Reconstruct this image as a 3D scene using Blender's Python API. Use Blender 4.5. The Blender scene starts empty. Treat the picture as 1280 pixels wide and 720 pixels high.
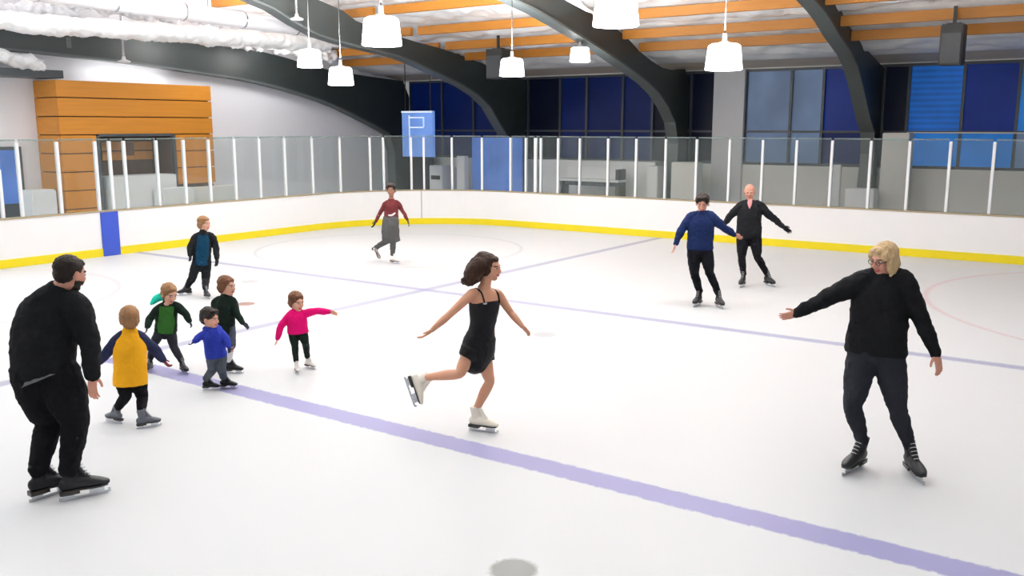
import bpy, bmesh, math, random
from mathutils import Vector, Matrix, noise
random.seed(7)
S = bpy.context.scene
COL = S.collection
V = Vector
# ------------------------------------------------------------------ camera
F = 1148.0; TH = math.atan(202/F); YAW = math.radians(34.9); EYE = 2.5
cam = bpy.data.cameras.new('camera'); cam.sensor_width = 36; cam.lens = F/1280*36
cam.clip_end = 200
co = bpy.data.objects.new('camera', cam); COL.objects.link(co)
co.location = (0, 0, EYE); co.rotation_euler = (math.pi/2-TH, 0, YAW)
S.camera = co
S.view_settings.view_transform = 'Standard'; S.view_settings.look = 'None'
S.view_settings.gamma = 1; S.view_settings.use_curve_mapping = False
S.view_settings.exposure = -1.02

def ray(px, py):                       # a pixel of the photograph as a direction in the hall
    x = (px-640)/F; y = -(py-360)/F; c, s = math.cos(TH), math.sin(TH)
    f = c+y*s; z = y*c-s
    return V((-math.sin(YAW)*f+math.cos(YAW)*x, math.cos(YAW)*f+math.sin(YAW)*x, z))
def ground(px, py, z0=0.0):
    r = ray(px, py); t = (z0-EYE)/r.z; return V((r.x*t, r.y*t, z0))
def on_y(px, py, Y):
    r = ray(px, py); t = Y/r.y; return V((r.x*t, Y, EYE+r.z*t))
def on_x(px, py, X):
    r = ray(px, py); t = X/r.x; return V((X, r.y*t, EYE+r.z*t))
def at_dist(px, py, d):
    r = ray(px, py); t = d/math.hypot(r.x, r.y); return V((r.x*t, r.y*t, EYE+r.z*t))

# ------------------------------------------------------------------ materials
def mat(name, col, rough=.6, metal=0, spec=.5, noise_amt=0, nscale=8, bump=0, bscale=30, emit=None, estr=0, sheen=0, sss=0, stretch=None):
    m = bpy.data.materials.new(name); m.use_nodes = True
    nt = m.node_tree; b = nt.nodes['Principled BSDF']
    b.inputs['Base Color'].default_value = (*col, 1); b.inputs['Roughness'].default_value = rough
    b.inputs['Metallic'].default_value = metal; b.inputs['Specular IOR Level'].default_value = spec
    if sheen: b.inputs['Sheen Weight'].default_value = sheen
    if sss:
        b.inputs['Subsurface Weight'].default_value = sss; b.inputs['Subsurface Scale'].default_value = .02
    if emit: b.inputs['Emission Color'].default_value = (*emit, 1); b.inputs['Emission Strength'].default_value = estr
    tc = nt.nodes.new('ShaderNodeTexCoord'); src = tc.outputs['Object']
    if stretch:
        mp = nt.nodes.new('ShaderNodeMapping'); mp.inputs['Scale'].default_value = stretch
        nt.links.new(src, mp.inputs['Vector']); src = mp.outputs['Vector']
    if noise_amt:
        n = nt.nodes.new('ShaderNodeTexNoise'); n.inputs['Scale'].default_value = nscale; n.inputs['Detail'].default_value = 5
        nt.links.new(src, n.inputs['Vector'])
        mx = nt.nodes.new('ShaderNodeMix'); mx.data_type = 'RGBA'
        mx.inputs['A'].default_value = (*[min(1, c*(1+noise_amt)) for c in col], 1)
        mx.inputs['B'].default_value = (*[c*(1-noise_amt) for c in col], 1)
        nt.links.new(n.outputs['Fac'], mx.inputs['Factor']); nt.links.new(mx.outputs['Result'], b.inputs['Base Color'])
    if bump:
        n = nt.nodes.new('ShaderNodeTexNoise'); n.inputs['Scale'].default_value = bscale; n.inputs['Detail'].default_value = 6
        nt.links.new(src, n.inputs['Vector'])
        bp = nt.nodes.new('ShaderNodeBump'); bp.inputs['Strength'].default_value = bump; bp.inputs['Distance'].default_value = .02
        nt.links.new(n.outputs['Fac'], bp.inputs['Height']); nt.links.new(bp.outputs['Normal'], b.inputs['Normal'])
    return m
M = {}
M['board'] = mat('white_board', (.9, .9, .91), .35, spec=.3, noise_amt=.02, nscale=3)
M['yellow'] = mat('yellow_kick', (.74, .60, .0), .4, noise_amt=.04, nscale=2)
M['cap'] = mat('board_cap', (.33, .27, .17), .5, noise_amt=.15, nscale=2)
M['blue'] = mat('blue_stripe', (.02, .055, .38), .4)
M['seam'] = mat('seam', (.45, .45, .47), .6)
M['post'] = mat('white_post', (.88, .9, .92), .35)
M['conc'] = mat('grey_wall', (.74, .735, .70), .7, noise_amt=.07, nscale=.8, bump=.1, bscale=6)
M['concfloor'] = mat('grey_floor', (.5, .5, .5), .5, noise_amt=.1, nscale=1.5)
M['pillar'] = mat('pale_pillar', (.66, .67, .70), .7, noise_amt=.05, nscale=1)
M['lwall'] = mat('pale_wall', (.88, .89, .94), .7, noise_amt=.04, nscale=.6)
M['dark'] = mat('dark_beam', (.028, .037, .037), .45, noise_amt=.15, nscale=3)
M['beamedge'] = mat('beam_edge', (.085, .10, .10), .45, noise_amt=.1, nscale=3)  # lit lower edge of the beams put into the colour
M['black'] = mat('black_plastic', (.02, .022, .022), .5, noise_amt=.1)
M['mull'] = mat('mullion', (.05, .06, .07), .4, noise_amt=.1)
M['wood'] = mat('orange_wood', (.44, .17, .018), .5, noise_amt=.18, nscale=3, stretch=(.35, 5, 5), bump=.1, bscale=20)
M['panelwood'] = mat('panel_wood', (.56, .22, .018), .45, noise_amt=.16, nscale=2.5, stretch=(1, .35, 7), bump=.08, bscale=10)
M['panelgap'] = mat('panel_gap', (.07, .025, .008), .7)
M['soffit'] = mat('beige_soffit', (.60, .53, .44), .7, noise_amt=.15, nscale=1.2, stretch=(1, 4, 4))
M['foil'] = mat('foil_insulation', (.94, .96, .98), .38, metal=.12, noise_amt=.08, nscale=4, bump=1.0, bscale=5)
M['wrap'] = mat('duct_wrap', (.84, .84, .87), .55, noise_amt=.08, nscale=3, bump=.7, bscale=5)
M['duct'] = mat('duct_metal', (.82, .82, .85), .35, metal=.35, noise_amt=.05, nscale=4, bump=.25, bscale=8)
M['steel'] = mat('steel', (.62, .64, .68), .25, metal=.9, noise_amt=.05)
M['lamp'] = mat('lamp_shade', (.95, .95, .95), .4, emit=(1, .98, .96), estr=15)
M['lamptop'] = mat('lamp_housing', (.75, .75, .76), .4, metal=.3)
M['box'] = mat('white_box', (.8, .81, .82), .6, noise_amt=.05)
M['skin_tan'] = mat('skin_tan', (.52, .25, .15), .5, noise_amt=.05, nscale=12, sss=.08)
M['skin'] = mat('skin_light', (.60, .31, .21), .5, noise_amt=.06, nscale=12, sss=.08)
M['skin_red'] = mat('skin_ruddy', (.50, .23, .16), .5, noise_amt=.08, nscale=12, sss=.08)
M['skin_brown'] = mat('skin_brown', (.30, .13, .075), .5, noise_amt=.05, nscale=12, sss=.05)
M['lips'] = mat('lips', (.42, .09, .08), .4); M['eyew'] = mat('eye_white', (.45, .42, .40), .25); M['iris'] = mat('iris', (.03, .02, .015), .2)
M['brow'] = mat('eyebrow', (.10, .05, .03), .8)
def hairm(n, c): return mat(n, c, .6, spec=.15, noise_amt=.35, nscale=9, stretch=(6, 6, 1), bump=.6, bscale=16)
M['h_black'] = hairm('hair_black', (.016, .011, .009)); M['h_dark'] = hairm('hair_dark_brown', (.035, .016, .010))
M['h_brown'] = hairm('hair_brown', (.13, .055, .028)); M['h_blonde'] = hairm('hair_blonde', (.50, .35, .19))
M['h_sand'] = hairm('hair_sandy', (.25, .13, .06)); M['h_grey'] = hairm('hair_grey', (.55, .50, .47))
def cloth(n, c, sc=60): return mat(n, c, 0.9, spec=.08, noise_amt=.12, nscale=6, bump=.25, bscale=sc)
M['c_black'] = cloth('cloth_black', (.009, .0095, .011)); M['c_black2'] = cloth('cloth_black_trousers', (.006, .006, .008))
M['c_char'] = cloth('cloth_charcoal', (.020, .021, .027)); M['c_navy'] = cloth('cloth_navy', (.008, .015, .055))
M['c_yellow'] = cloth('cloth_yellow', (.74, .35, .015)); M['c_dknavy'] = cloth('cloth_dark_navy', (.018, .022, .055))
M['c_green'] = cloth('cloth_green', (.03, .11, .02)); M['c_dkgreen'] = cloth('cloth_dark_green', (.009, .016, .012))
M['c_turq'] = cloth('cloth_turquoise', (.02, .55, .38)); M['c_blue'] = cloth('cloth_blue', (.022, .036, .28))
M['c_pink'] = cloth('cloth_pink', (.62, .006, .13)); M['c_teal'] = cloth('cloth_teal', (.004, .028, .058))
M['c_maroon'] = cloth('cloth_maroon', (.11, .022, .024)); M['c_grey'] = cloth('cloth_grey', (.065, .065, .065))
M['c_grey2'] = cloth('cloth_slate', (.06, .07, .09)); M['c_white'] = cloth('cloth_white', (.8, .78, .78))
M['c_band'] = cloth('cloth_hem_grey', (.14, .14, .145)); M['c_satin'] = mat('satin_black', (.006, .006, .007), .6, spec=.12, noise_amt=.1, bump=.1)
M['b_black'] = mat('boot_black', (.010, .010, .012), .5, spec=.25, noise_amt=.1); M['b_white'] = mat('boot_white', (.78, .72, .62), .45, noise_amt=.05)
M['b_grey'] = mat('boot_grey', (.09, .10, .12), .45, noise_amt=.3, nscale=14); M['b_sole'] = mat('boot_sole', (.015, .012, .01), .4)
M['b_pale'] = mat('boot_cream', (.85, .8, .76), .5, noise_amt=.05)
M['b_soled'] = mat('boot_sole_brown', (.12, .05, .03), .5)
M['lace'] = mat('lace', (.55, .55, .55), .8)
M['mark'] = mat('dress_logo', (.45, .45, .45), .5)

# glass: mostly see-through with a clear reflection
def glassmat(name, tint, amt=.10):
    m = bpy.data.materials.new(name); m.use_nodes = True; nt = m.node_tree; nt.nodes.clear()
    o = nt.nodes.new('ShaderNodeOutputMaterial'); t = nt.nodes.new('ShaderNodeBsdfTransparent'); g = nt.nodes.new('ShaderNodeBsdfGlossy')
    t.inputs['Color'].default_value = (*tint, 1); g.inputs['Roughness'].default_value = .05; g.inputs['Color'].default_value = (.8, .9, .9, 1)
    f = nt.nodes.new('ShaderNodeFresnel'); f.inputs['IOR'].default_value = 1.35
    d = nt.nodes.new('ShaderNodeBsdfDiffuse'); d.inputs['Color'].default_value = (.55, .62, .62, 1)
    mx = nt.nodes.new('ShaderNodeMixShader'); nt.links.new(f.outputs['Fac'], mx.inputs['Fac'])
    nt.links.new(t.outputs[0], mx.inputs[1]); nt.links.new(g.outputs[0], mx.inputs[2])
    m2 = nt.nodes.new('ShaderNodeMixShader'); m2.inputs['Fac'].default_value = amt
    nt.links.new(mx.outputs[0], m2.inputs[1]); nt.links.new(d.outputs[0], m2.inputs[2])
    nt.links.new(m2.outputs[0], o.inputs['Surface'])
    return m
M['glass'] = glassmat('rink_glass', (.91, .935, .93), .05)
M['glassedge'] = glassmat('glass_edge', (.62, .74, .72), .25)

def winmat(name, col, e, stripes=0):      # evening light standing in the pane
    m = mat(name, tuple(c*.35 for c in col), .35, spec=.2, emit=col, estr=e)
    nt = m.node_tree; b = nt.nodes['Principled BSDF']
    tc = nt.nodes.new('ShaderNodeTexCoord'); n = nt.nodes.new('ShaderNodeTexNoise'); n.inputs['Scale'].default_value = 1.3
    mp = nt.nodes.new('ShaderNodeMapping'); mp.inputs['Scale'].default_value = (1, 1, .8)
    nt.links.new(tc.outputs['Object'], mp.inputs['Vector']); nt.links.new(mp.outputs[0], n.inputs['Vector'])
    mr = nt.nodes.new('ShaderNodeMapRange'); mr.inputs['From Min'].default_value = .3; mr.inputs['From Max'].default_value = .7
    mr.inputs['To Min'].default_value = e*.75; mr.inputs['To Max'].default_value = e*1.2
    nt.links.new(n.outputs['Fac'], mr.inputs['Value']); out = mr.outputs[0]
    if stripes:
        w = nt.nodes.new('ShaderNodeTexWave'); w.bands_direction = 'Z'; w.inputs['Scale'].default_value = 2.2; w.inputs['Distortion'].default_value = .5
        nt.links.new(tc.outputs['Object'], w.inputs['Vector'])
        ml = nt.nodes.new('ShaderNodeMath'); ml.operation = 'MULTIPLY_ADD'; ml.inputs[1].default_value = stripes*e; 
        nt.links.new(w.outputs['Fac'], ml.inputs[0]); nt.links.new(out, ml.inputs[2]); out = ml.outputs[0]
    nt.links.new(out, b.inputs['Emission Strength'])
    return m
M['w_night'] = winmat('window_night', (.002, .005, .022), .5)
M['w_navy'] = winmat('window_navy', (.001, .010, .085), .9)
M['w_deep'] = winmat('window_deep_blue', (.002, .022, .20), .9)
M['w_pale'] = winmat('window_pale', (.15, .22, .36), .9)
M['w_blue'] = winmat('window_blue', (.010, .12, .48), .85, .5)
M['w_bright'] = winmat('window_bright', (.02, .20, .62), 1.0)
M['w_screen'] = winmat('screen_blue', (.22, .42, 1.0), 1.1)
M['w_line'] = mat('screen_line', (.7, .8, .9), .4, emit=(.65, .8, 1), estr=1.0)
M['w_lit'] = winmat('lit_panel_blue', (.12, .28, .85), .8)

# ice with its painted lines, circles and dots
def ice():
    m = bpy.data.materials.new('ice'); m.use_nodes = True; nt = m.node_tree; b = nt.nodes['Principled BSDF']
    L = nt.links; N = nt.nodes.new
    tc = N('ShaderNodeTexCoord'); sep = N('ShaderNodeSeparateXYZ')
    nz = N('ShaderNodeTexVoronoi'); nz.inputs['Scale'].default_value = 24
    L.new(tc.outputs['Object'], nz.inputs['Vector'])
    wob = N('ShaderNodeVectorMath'); wob.operation = 'MULTIPLY_ADD'; wob.inputs[1].default_value = (.016, .016, 0)
    L.new(nz.outputs['Color'], wob.inputs[0]); L.new(tc.outputs['Object'], wob.inputs[2]); L.new(wob.outputs[0], sep.inputs[0])
    def mth(op, a, b_=None, c=None):
        n = N('ShaderNodeMath'); n.operation = op
        for i, v in enumerate((a, b_, c)):
            if v is None: continue
            if isinstance(v, (int, float)): n.inputs[i].default_value = v
            else: L.new(v, n.inputs[i])
        return n.outputs[0]
    def band(dist, half, soft):          # 1 inside, soft edge
        n = N('ShaderNodeMapRange'); n.inputs['From Min'].default_value = half+soft; n.inputs['From Max'].default_value = half-soft
        L.new(dist, n.inputs['Value']); return n.outputs[0]
    def absd(v, c): return mth('ABSOLUTE', mth('SUBTRACT', v, c))
    def rad(cx, cy):
        dx = mth('SUBTRACT', sep.outputs['X'], cx); dy = mth('SUBTRACT', sep.outputs['Y'], cy)
        return mth('SQRT', mth('ADD', mth('MULTIPLY', dx, dx), mth('MULTIPLY', dy, dy)))
    n1 = N('ShaderNodeTexNoise'); n1.inputs['Scale'].default_value = .35; n1.inputs['Detail'].default_value = 4
    L.new(tc.outputs['Object'], n1.inputs['Vector'])
    cur = N('ShaderNodeMix'); cur.data_type = 'RGBA'
    cur.inputs['A'].default_value = (.60, .61, .62, 1); cur.inputs['B'].default_value = (.575, .585, .595, 1)
    L.new(n1.outputs['Fac'], cur.inputs['Factor']); cur = cur.outputs['Result']
    def over(cur, mask, col, amt):
        mx = N('ShaderNodeMix'); mx.data_type = 'RGBA'; L.new(mth('MULTIPLY', mask, amt), mx.inputs['Factor'])
        L.new(cur, mx.inputs['A']); mx.inputs['B'].default_value = (*col, 1); return mx.outputs['Result']
    cur = over(cur, band(absd(sep.outputs['X'], -9.13), .09, .03), (.25, .25, .36), .78)
    cur = over(cur, band(absd(sep.outputs['Y'], 10.75), .085, .03), (.22, .22, .36), .78)
    cur = over(cur, mth('MULTIPLY', band(absd(sep.outputs['Y'], 5.50), .125, .012), mth('GREATER_THAN', sep.outputs['X'], -9.2)), (.19, .18, .37), .86)
    for cx, cy, r, col, a in ((1.17, 15.4, 3.9, (.55, .36, .38), .6), (-12.9, 14.1, 2.72, (.34, .34, .38), .45), (-14.8, 5.9, 2.75, (.5, .40, .42), .42)):
        cur = over(cur, band(absd(rad(cx, cy), r), .035, .03), col, a)
    for cx, cy, r, col, a in ((-2.79, 4.03, .135, (.19, .20, .19), .92), (-5.92, 9.2, .15, (.25, .25, .27), .6), (-12.0, 9.7, .15, (.25, .25, .27), .5), (-10.5, 8.4, .14, (.20, .09, .07), .9)):
        cur = over(cur, band(rad(cx, cy), r, .02), col, a)
    L.new(cur, b.inputs['Base Color'])
    rr = N('ShaderNodeMapRange'); rr.inputs['To Min'].default_value = .42; rr.inputs['To Max'].default_value = .55
    L.new(n1.outputs['Fac'], rr.inputs['Value']); L.new(rr.outputs[0], b.inputs['Roughness']); b.inputs['Specular IOR Level'].default_value = .22
    n2 = N('ShaderNodeTexNoise'); n2.inputs['Scale'].default_value = 6; L.new(tc.outputs['Object'], n2.inputs['Vector'])
    bp = N('ShaderNodeBump'); bp.inputs['Strength'].default_value = .05; L.new(n2.outputs['Fac'], bp.inputs['Height']); L.new(bp.outputs[0], b.inputs['Normal'])
    return m
M['ice'] = ice()

# ------------------------------------------------------------------ object helpers
def link(name, me, m, parent=None):
    o = bpy.data.objects.new(name, me); COL.objects.link(o)
    if m is not None and not me.materials:
        for k in (m if isinstance(m, (list, tuple)) else [m]): me.materials.append(k)
    if parent: o.parent = parent
    return o
def obj(name, bm, m, parent=None, smooth=False, loc=None):
    bmesh.ops.recalc_face_normals(bm, faces=bm.faces)
    me = bpy.data.meshes.new(name)
    if loc is not None: bmesh.ops.translate(bm, verts=bm.verts, vec=-V(loc))
    bm.to_mesh(me); bm.free()
    if smooth: me.polygons.foreach_set('use_smooth', [True]*len(me.polygons))
    o = link(name, me, m, parent)
    if loc is not None: o.location = loc
    return o
def empty(name, loc=(0, 0, 0)):
    o = bpy.data.objects.new(name, None); COL.objects.link(o); o.location = loc; o.empty_display_size = .2; return o
def tag(o, label, cat, group=None, kind=None):
    o['label'] = label; o['category'] = cat
    if group: o['group'] = group
    if kind: o['kind'] = kind
    return o
def struct(o): o['kind'] = 'structure'; return o
def box(bm, x0, x1, y0, y1, z0, z1, bev=0):
    vs = [bm.verts.new((x, y, z)) for x in (x0, x1) for y in (y0, y1) for z in (z0, z1)]
    fs = [bm.faces.new([vs[i] for i in q]) for q in ((0, 1, 3, 2), (4, 6, 7, 5), (0, 4, 5, 1), (2, 3, 7, 6), (0, 2, 6, 4), (1, 5, 7, 3))]
    if bev:
        es = {e for f in fs for e in f.edges}
        bmesh.ops.bevel(bm, geom=list(es), offset=bev, segments=2, affect='EDGES')
def nb(): return bmesh.new()
def boxo(name, dims, m, parent=None, bev=0, mi=None):
    bm = nb(); box(bm, *dims, bev=bev); return obj(name, bm, m, parent)
def lathe(bm, prof, c=(0, 0, 0), n=32):
    rows = []
    for r, z in prof:
        rows.append([bm.verts.new((c[0]+r*math.cos(2*math.pi*i/n), c[1]+r*math.sin(2*math.pi*i/n), c[2]+z)) for i in range(n)])
    for a, b in zip(rows, rows[1:]):
        for i in range(n): bm.faces.new((a[i], a[(i+1) % n], b[(i+1) % n], b[i]))
    bm.faces.new(rows[0][::-1]); bm.faces.new(rows[-1])
def crom(ps, k):
    if k <= 1 or len(ps) < 3: return ps
    out = []
    for i in range(len(ps)-1):
        p0 = ps[max(i-1, 0)]; p1 = ps[i]; p2 = ps[i+1]; p3 = ps[min(i+2, len(ps)-1)]
        for j in range(k):
            t = j/k
            out.append(.5*((2*p1)+(p2-p0)*t+(2*p0-5*p1+4*p2-p3)*t*t+(3*p1-p0-3*p2+p3)*t**3))
    out.append(ps[-1]); return out
def loft(bm, pts, rx, ry=None, side=(1, 0, 0), n=16, sub=4, roundcap=True, power=1.0):
    """closed tube through pts with elliptical sections; side = direction of rx (one vector or one per point)"""
    pts = [V(p) for p in pts]; ry = ry or rx
    sides = [V(s) for s in side] if isinstance(side, list) else [V(side)]*len(pts)
    P = crom(pts, sub); RX = crom([V((a, b, 0)) for a, b in zip(rx, ry)], sub); SD = crom(sides, sub)
    if roundcap:
        def cap(pa, pb, r, s):
            d = (pa-pb).normalized(); L = min(r.x, r.y)
            return [(pa+d*L*math.sin(a), r*max(math.cos(a), .12), s) for a in (.45, .85, 1.25, 1.5)]
        a = cap(P[0], P[1], RX[0], SD[0])[::-1]; b = cap(P[-1], P[-2], RX[-1], SD[-1])
        P = [q[0] for q in a]+P+[q[0] for q in b]; RX = [q[1] for q in a]+RX+[q[1] for q in b]; SD = [q[2] for q in a]+SD+[q[2] for q in b]
    rows = []
    for i, p in enumerate(P):
        t = (P[min(i+1, len(P)-1)]-P[max(i-1, 0)])
        t = t.normalized() if t.length > 1e-9 else V((0, 0, 1))
        s = SD[i]-t*SD[i].dot(t)
        if s.length < 1e-4: s = t.orthogonal()
        s.normalize(); u = t.cross(s)
        row = []
        for k in range(n):
            a = 2*math.pi*k/n; ca, sa = math.cos(a), math.sin(a)
            if power != 1.0: ca = math.copysign(abs(ca)**power, ca); sa = math.copysign(abs(sa)**power, sa)
            row.append(bm.verts.new(p+s*RX[i].x*ca+u*RX[i].y*sa))
        rows.append(row)
    for a, b in zip(rows, rows[1:]):
        for i in range(n): bm.faces.new((a[i], a[(i+1) % n], b[(i+1) % n], b[i]))
    bm.faces.new(rows[0][::-1]); bm.faces.new(rows[-1])
def ell(bm, c, r, mtx=None, u=20, v=14):
    vs = bmesh.ops.create_uvsphere(bm, u_segments=u, v_segments=v, radius=1)['verts']
    for w in vs:
        q = V((w.co.x*r[0], w.co.y*r[1], w.co.z*r[2]))+V(c)
        w.co = mtx @ q if mtx is not None else q
_tex = {}
def tex(size):
    if size not in _tex:
        t = bpy.data.textures.new('folds', 'CLOUDS'); t.noise_scale = size; t.noise_depth = 2; _tex[size] = t
    return _tex[size]
def bake(bm, voxel, smooth=4, disp=None, fac=.5):
    """union of closed shapes as one continuous surface"""
    bmesh.ops.recalc_face_normals(bm, faces=bm.faces)
    me = bpy.data.meshes.new('tmp'); bm.to_mesh(me); bm.free()
    o = bpy.data.objects.new('tmp', me); COL.objects.link(o)
    r = o.modifiers.new('r', 'REMESH'); r.mode = 'VOXEL'; r.voxel_size = voxel
    if disp:
        for st, sz in disp:
            d = o.modifiers.new('d', 'DISPLACE'); d.texture = tex(sz); d.strength = st; d.mid_level = .5; d.texture_coords = 'LOCAL'
    if smooth:
        s = o.modifiers.new('s', 'SMOOTH'); s.factor = fac; s.iterations = smooth
    dg = bpy.context.evaluated_depsgraph_get(); dg.update()
    out = bpy.data.meshes.new_from_object(o.evaluated_get(dg))
    bpy.data.objects.remove(o); bpy.data.meshes.remove(me)
    out.polygons.foreach_set('use_smooth', [True]*len(out.polygons))
    return out
def join(meshes):
    bm = nb(); mats = []
    for me in meshes:
        base = len(mats); n0 = len(bm.faces)
        bm.from_mesh(me); bm.faces.ensure_lookup_table()
        loc = []
        for k in me.materials:
            if k not in mats: mats.append(k)
            loc.append(mats.index(k))
        for f in bm.faces[n0:]:
            f.material_index = loc[f.material_index] if loc else 0
            f.smooth = True
    out = bpy.data.meshes.new('joined'); bm.to_mesh(out); bm.free()
    for k in mats: out.materials.append(k)
    return out

LAMP_WATT = 1; WORLD_STR = .5
# ------------------------------------------------------------------ floor, walls, ceiling
LX, BY = -22.2, 25.0                    # inner faces of the left and the back wall
def slope(y): return 4.30+.27*(23.3-y) if y > 3 else 4.30+.27*20.3-.27*(3-y)
bm = nb(); box(bm, -16.72, 9, -11, 19.02, -.12, 0); ice_o = struct(obj('floor', bm, M['ice']))
bm = nb()
for d in ((LX-.2, -16.72, -11, BY+.2), (-16.72, 9, 19.02, BY+.2)): box(bm, *d, -.14, -.012)
struct(obj('floor', bm, M['concfloor']))
bm = nb()
for a, b in zip([-11, 3, 10, 17], [3, 10, 17, BY+.2]):
    vs = [bm.verts.new(p) for x in (LX-.25, LX) for p in ((x, a, 0), (x, b, 0), (x, b, min(slope(b)+.5, 12)), (x, a, slope(a)+.5))]
    for q in ((0, 1, 2, 3), (7, 6, 5, 4), (0, 4, 5, 1), (3, 2, 6, 7), (0, 3, 7, 4), (1, 5, 6, 2)): bm.faces.new([vs[i] for i in q])
struct(obj('wall_left', bm, M['lwall']))
WZ = 1.45; HZ = 4.05
bm = nb(); box(bm, LX, 9, BY, BY+.25, 0, WZ); box(bm, LX, 9, BY, BY+.25, HZ, 5.2)
pl0, pl1 = on_y(892, 163, BY).x, on_y(930, 163, BY).x
struct(obj('wall_back', bm, M['conc']))
bm = nb(); box(bm, pl0, pl1, BY-.10, BY+.25, 0, HZ); struct(obj('wall_pillar', bm, M['pillar']))
# crumpled foil insulation between the purlins
bm = nb(); nx, ny = 300, 300; x0, x1, y0, y1 = LX, 9, -11, 23.95
PY = [23.6, 21.83, 20.93, 19.75, 18.28, 16.9, 15.5, 14.1, 12.7, 11.3]
def sag(y):
    for a, b in zip(PY, PY[1:]):
        if b <= y <= a: return math.sin(math.pi*(a-y)/(a-b))**.7
    return abs(math.sin(y*2.2))
g = []
for j in range(ny+1):
    row = []
    for i in range(nx+1):
        x = x0+(x1-x0)*i/nx; y = y0+(y1-y0)*j/ny
        z = slope(y)+.05+.13*noise.noise(V((x*1.1, y*2.2, 0)))+.06*noise.noise(V((x*3.5, y*6, 3)))
        z -= .13*sag(y); z = max(z, HZ+.16)
        row.append(bm.verts.new((x, y, z)))
    g.append(row)
for j in range(ny):
    for i in range(nx): bm.faces.new((g[j][i], g[j][i+1], g[j+1][i+1], g[j+1][i]))
struct(obj('ceiling', bm, M['foil'], smooth=True))
bm = nb(); vs = [bm.verts.new((x, y, z)) for x in (LX, 9) for y, z in ((23.85, 4.24), (BY+.2, HZ), (BY+.2, HZ+.12), (23.85, 4.40))]
for q in ((0, 1, 2, 3), (7, 6, 5, 4), (0, 4, 5, 1), (1, 5, 6, 2), (2, 6, 7, 3), (3, 7, 4, 0)): bm.faces.new([vs[i] for i in q])
struct(obj('trim_1', bm, M['soffit']))

# ------------------------------------------------------------------ windows of the back wall
cuts = [(512, 'w_navy'), (552, 'w_navy'), (591, 'w_navy'), (622, 'w_night'), (659, 'w_night'), (699, 'w_navy'), (732, 'w_navy'), (777, 'w_navy'), (814, 'w_night'), (862, 'w_night'), (892, None),
        (930, 'w_pale'), (986, 'w_pale'), (1026, 'w_deep'), (1101, 'w_night'), (1132, 'w_blue'), (1200, 'w_deep'), (1269, 'w_bright'), (1340, 'w_deep'), (1430, None)]
low = {930: 'w_pale', 986: 'w_pale', 1026: 'w_navy', 1132: 'w_bright', 1200: 'w_bright', 1269: 'w_pale'}
n = 0
for (pa, ma), (pb, _) in zip(cuts, cuts[1:]):
    if ma is None: continue
    n += 1; a = on_y(pa, 163, BY).x; b = on_y(pb, 163, BY).x
    bm = nb(); t = .035; yf = BY+.02
    for d in ((a, a+t), (b-t, b)): box(bm, *d, yf, yf+.16, WZ, HZ)
    for z in (WZ, 2.33, HZ-2*t): box(bm, a+t, b-t, yf, yf+.16, z, z+(2*t if z != 2.33 else .06))
    w = struct(obj('window_%d' % n, bm, M['mull']))
    boxo('pane', (a+t, b-t, yf+.08, yf+.10, 2.39, HZ-2*t), M[ma], w)
    boxo('pane', (a+t, b-t, yf+.08, yf+.10, WZ+2*t, 2.33), M[low.get(pa, ma)], w)
# bright sill rail under the blue windows
bm = nb(); box(bm, on_y(1134, 163, BY).x, 3, BY-.04, BY+.02, 2.33, 2.36); struct(obj('trim_2', bm, M['conc']))
# a curl of light seen in the deep blue window: a reflection, left out
# ------------------------------------------------------------------ arches, purlins
arch_px = {
 'D': (-21.95, [(0, 60), (80, 68), (160, 77), (240, 89), (320, 102), (400, 125), (450, 148), (486, 168)], [(0, 35), (150, 46), (320, 64), (400, 86)]),
 'A': (-17.0, [(315, 0), (385, 40), (450, 59), (495, 70), (532, 86), (582, 110), (610, 135), (625, 165)], [(412, 8), (430, 22), (500, 48), (560, 65)]),
 'B': (-11.35, [(638, 0), (690, 27), (760, 70), (815, 112), (837, 150), (840, 162)], [(700, 0), (767, 37), (797, 67), (827, 87)]),
 'C': (-6.05, [(1010, 0), (1040, 43), (1063, 80), (1080, 150), (1085, 165)], [(1036, 0), (1056, 37), (1083, 77)]),
 'E': (-.6, None, None)}
labels = {'D': 'dark grey curved roof beam running flat along the pale left wall', 'A': 'dark curved roof beam coming down just right of the hanging blue screen',
 'B': 'dark curved roof beam whose foot stands left of the pale pillar', 'C': 'dark curved roof beam whose foot stands between pale and bright blue windows', 'E': 'dark curved roof beam beyond the right end of the blue windows'}
prof = {}
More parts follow.
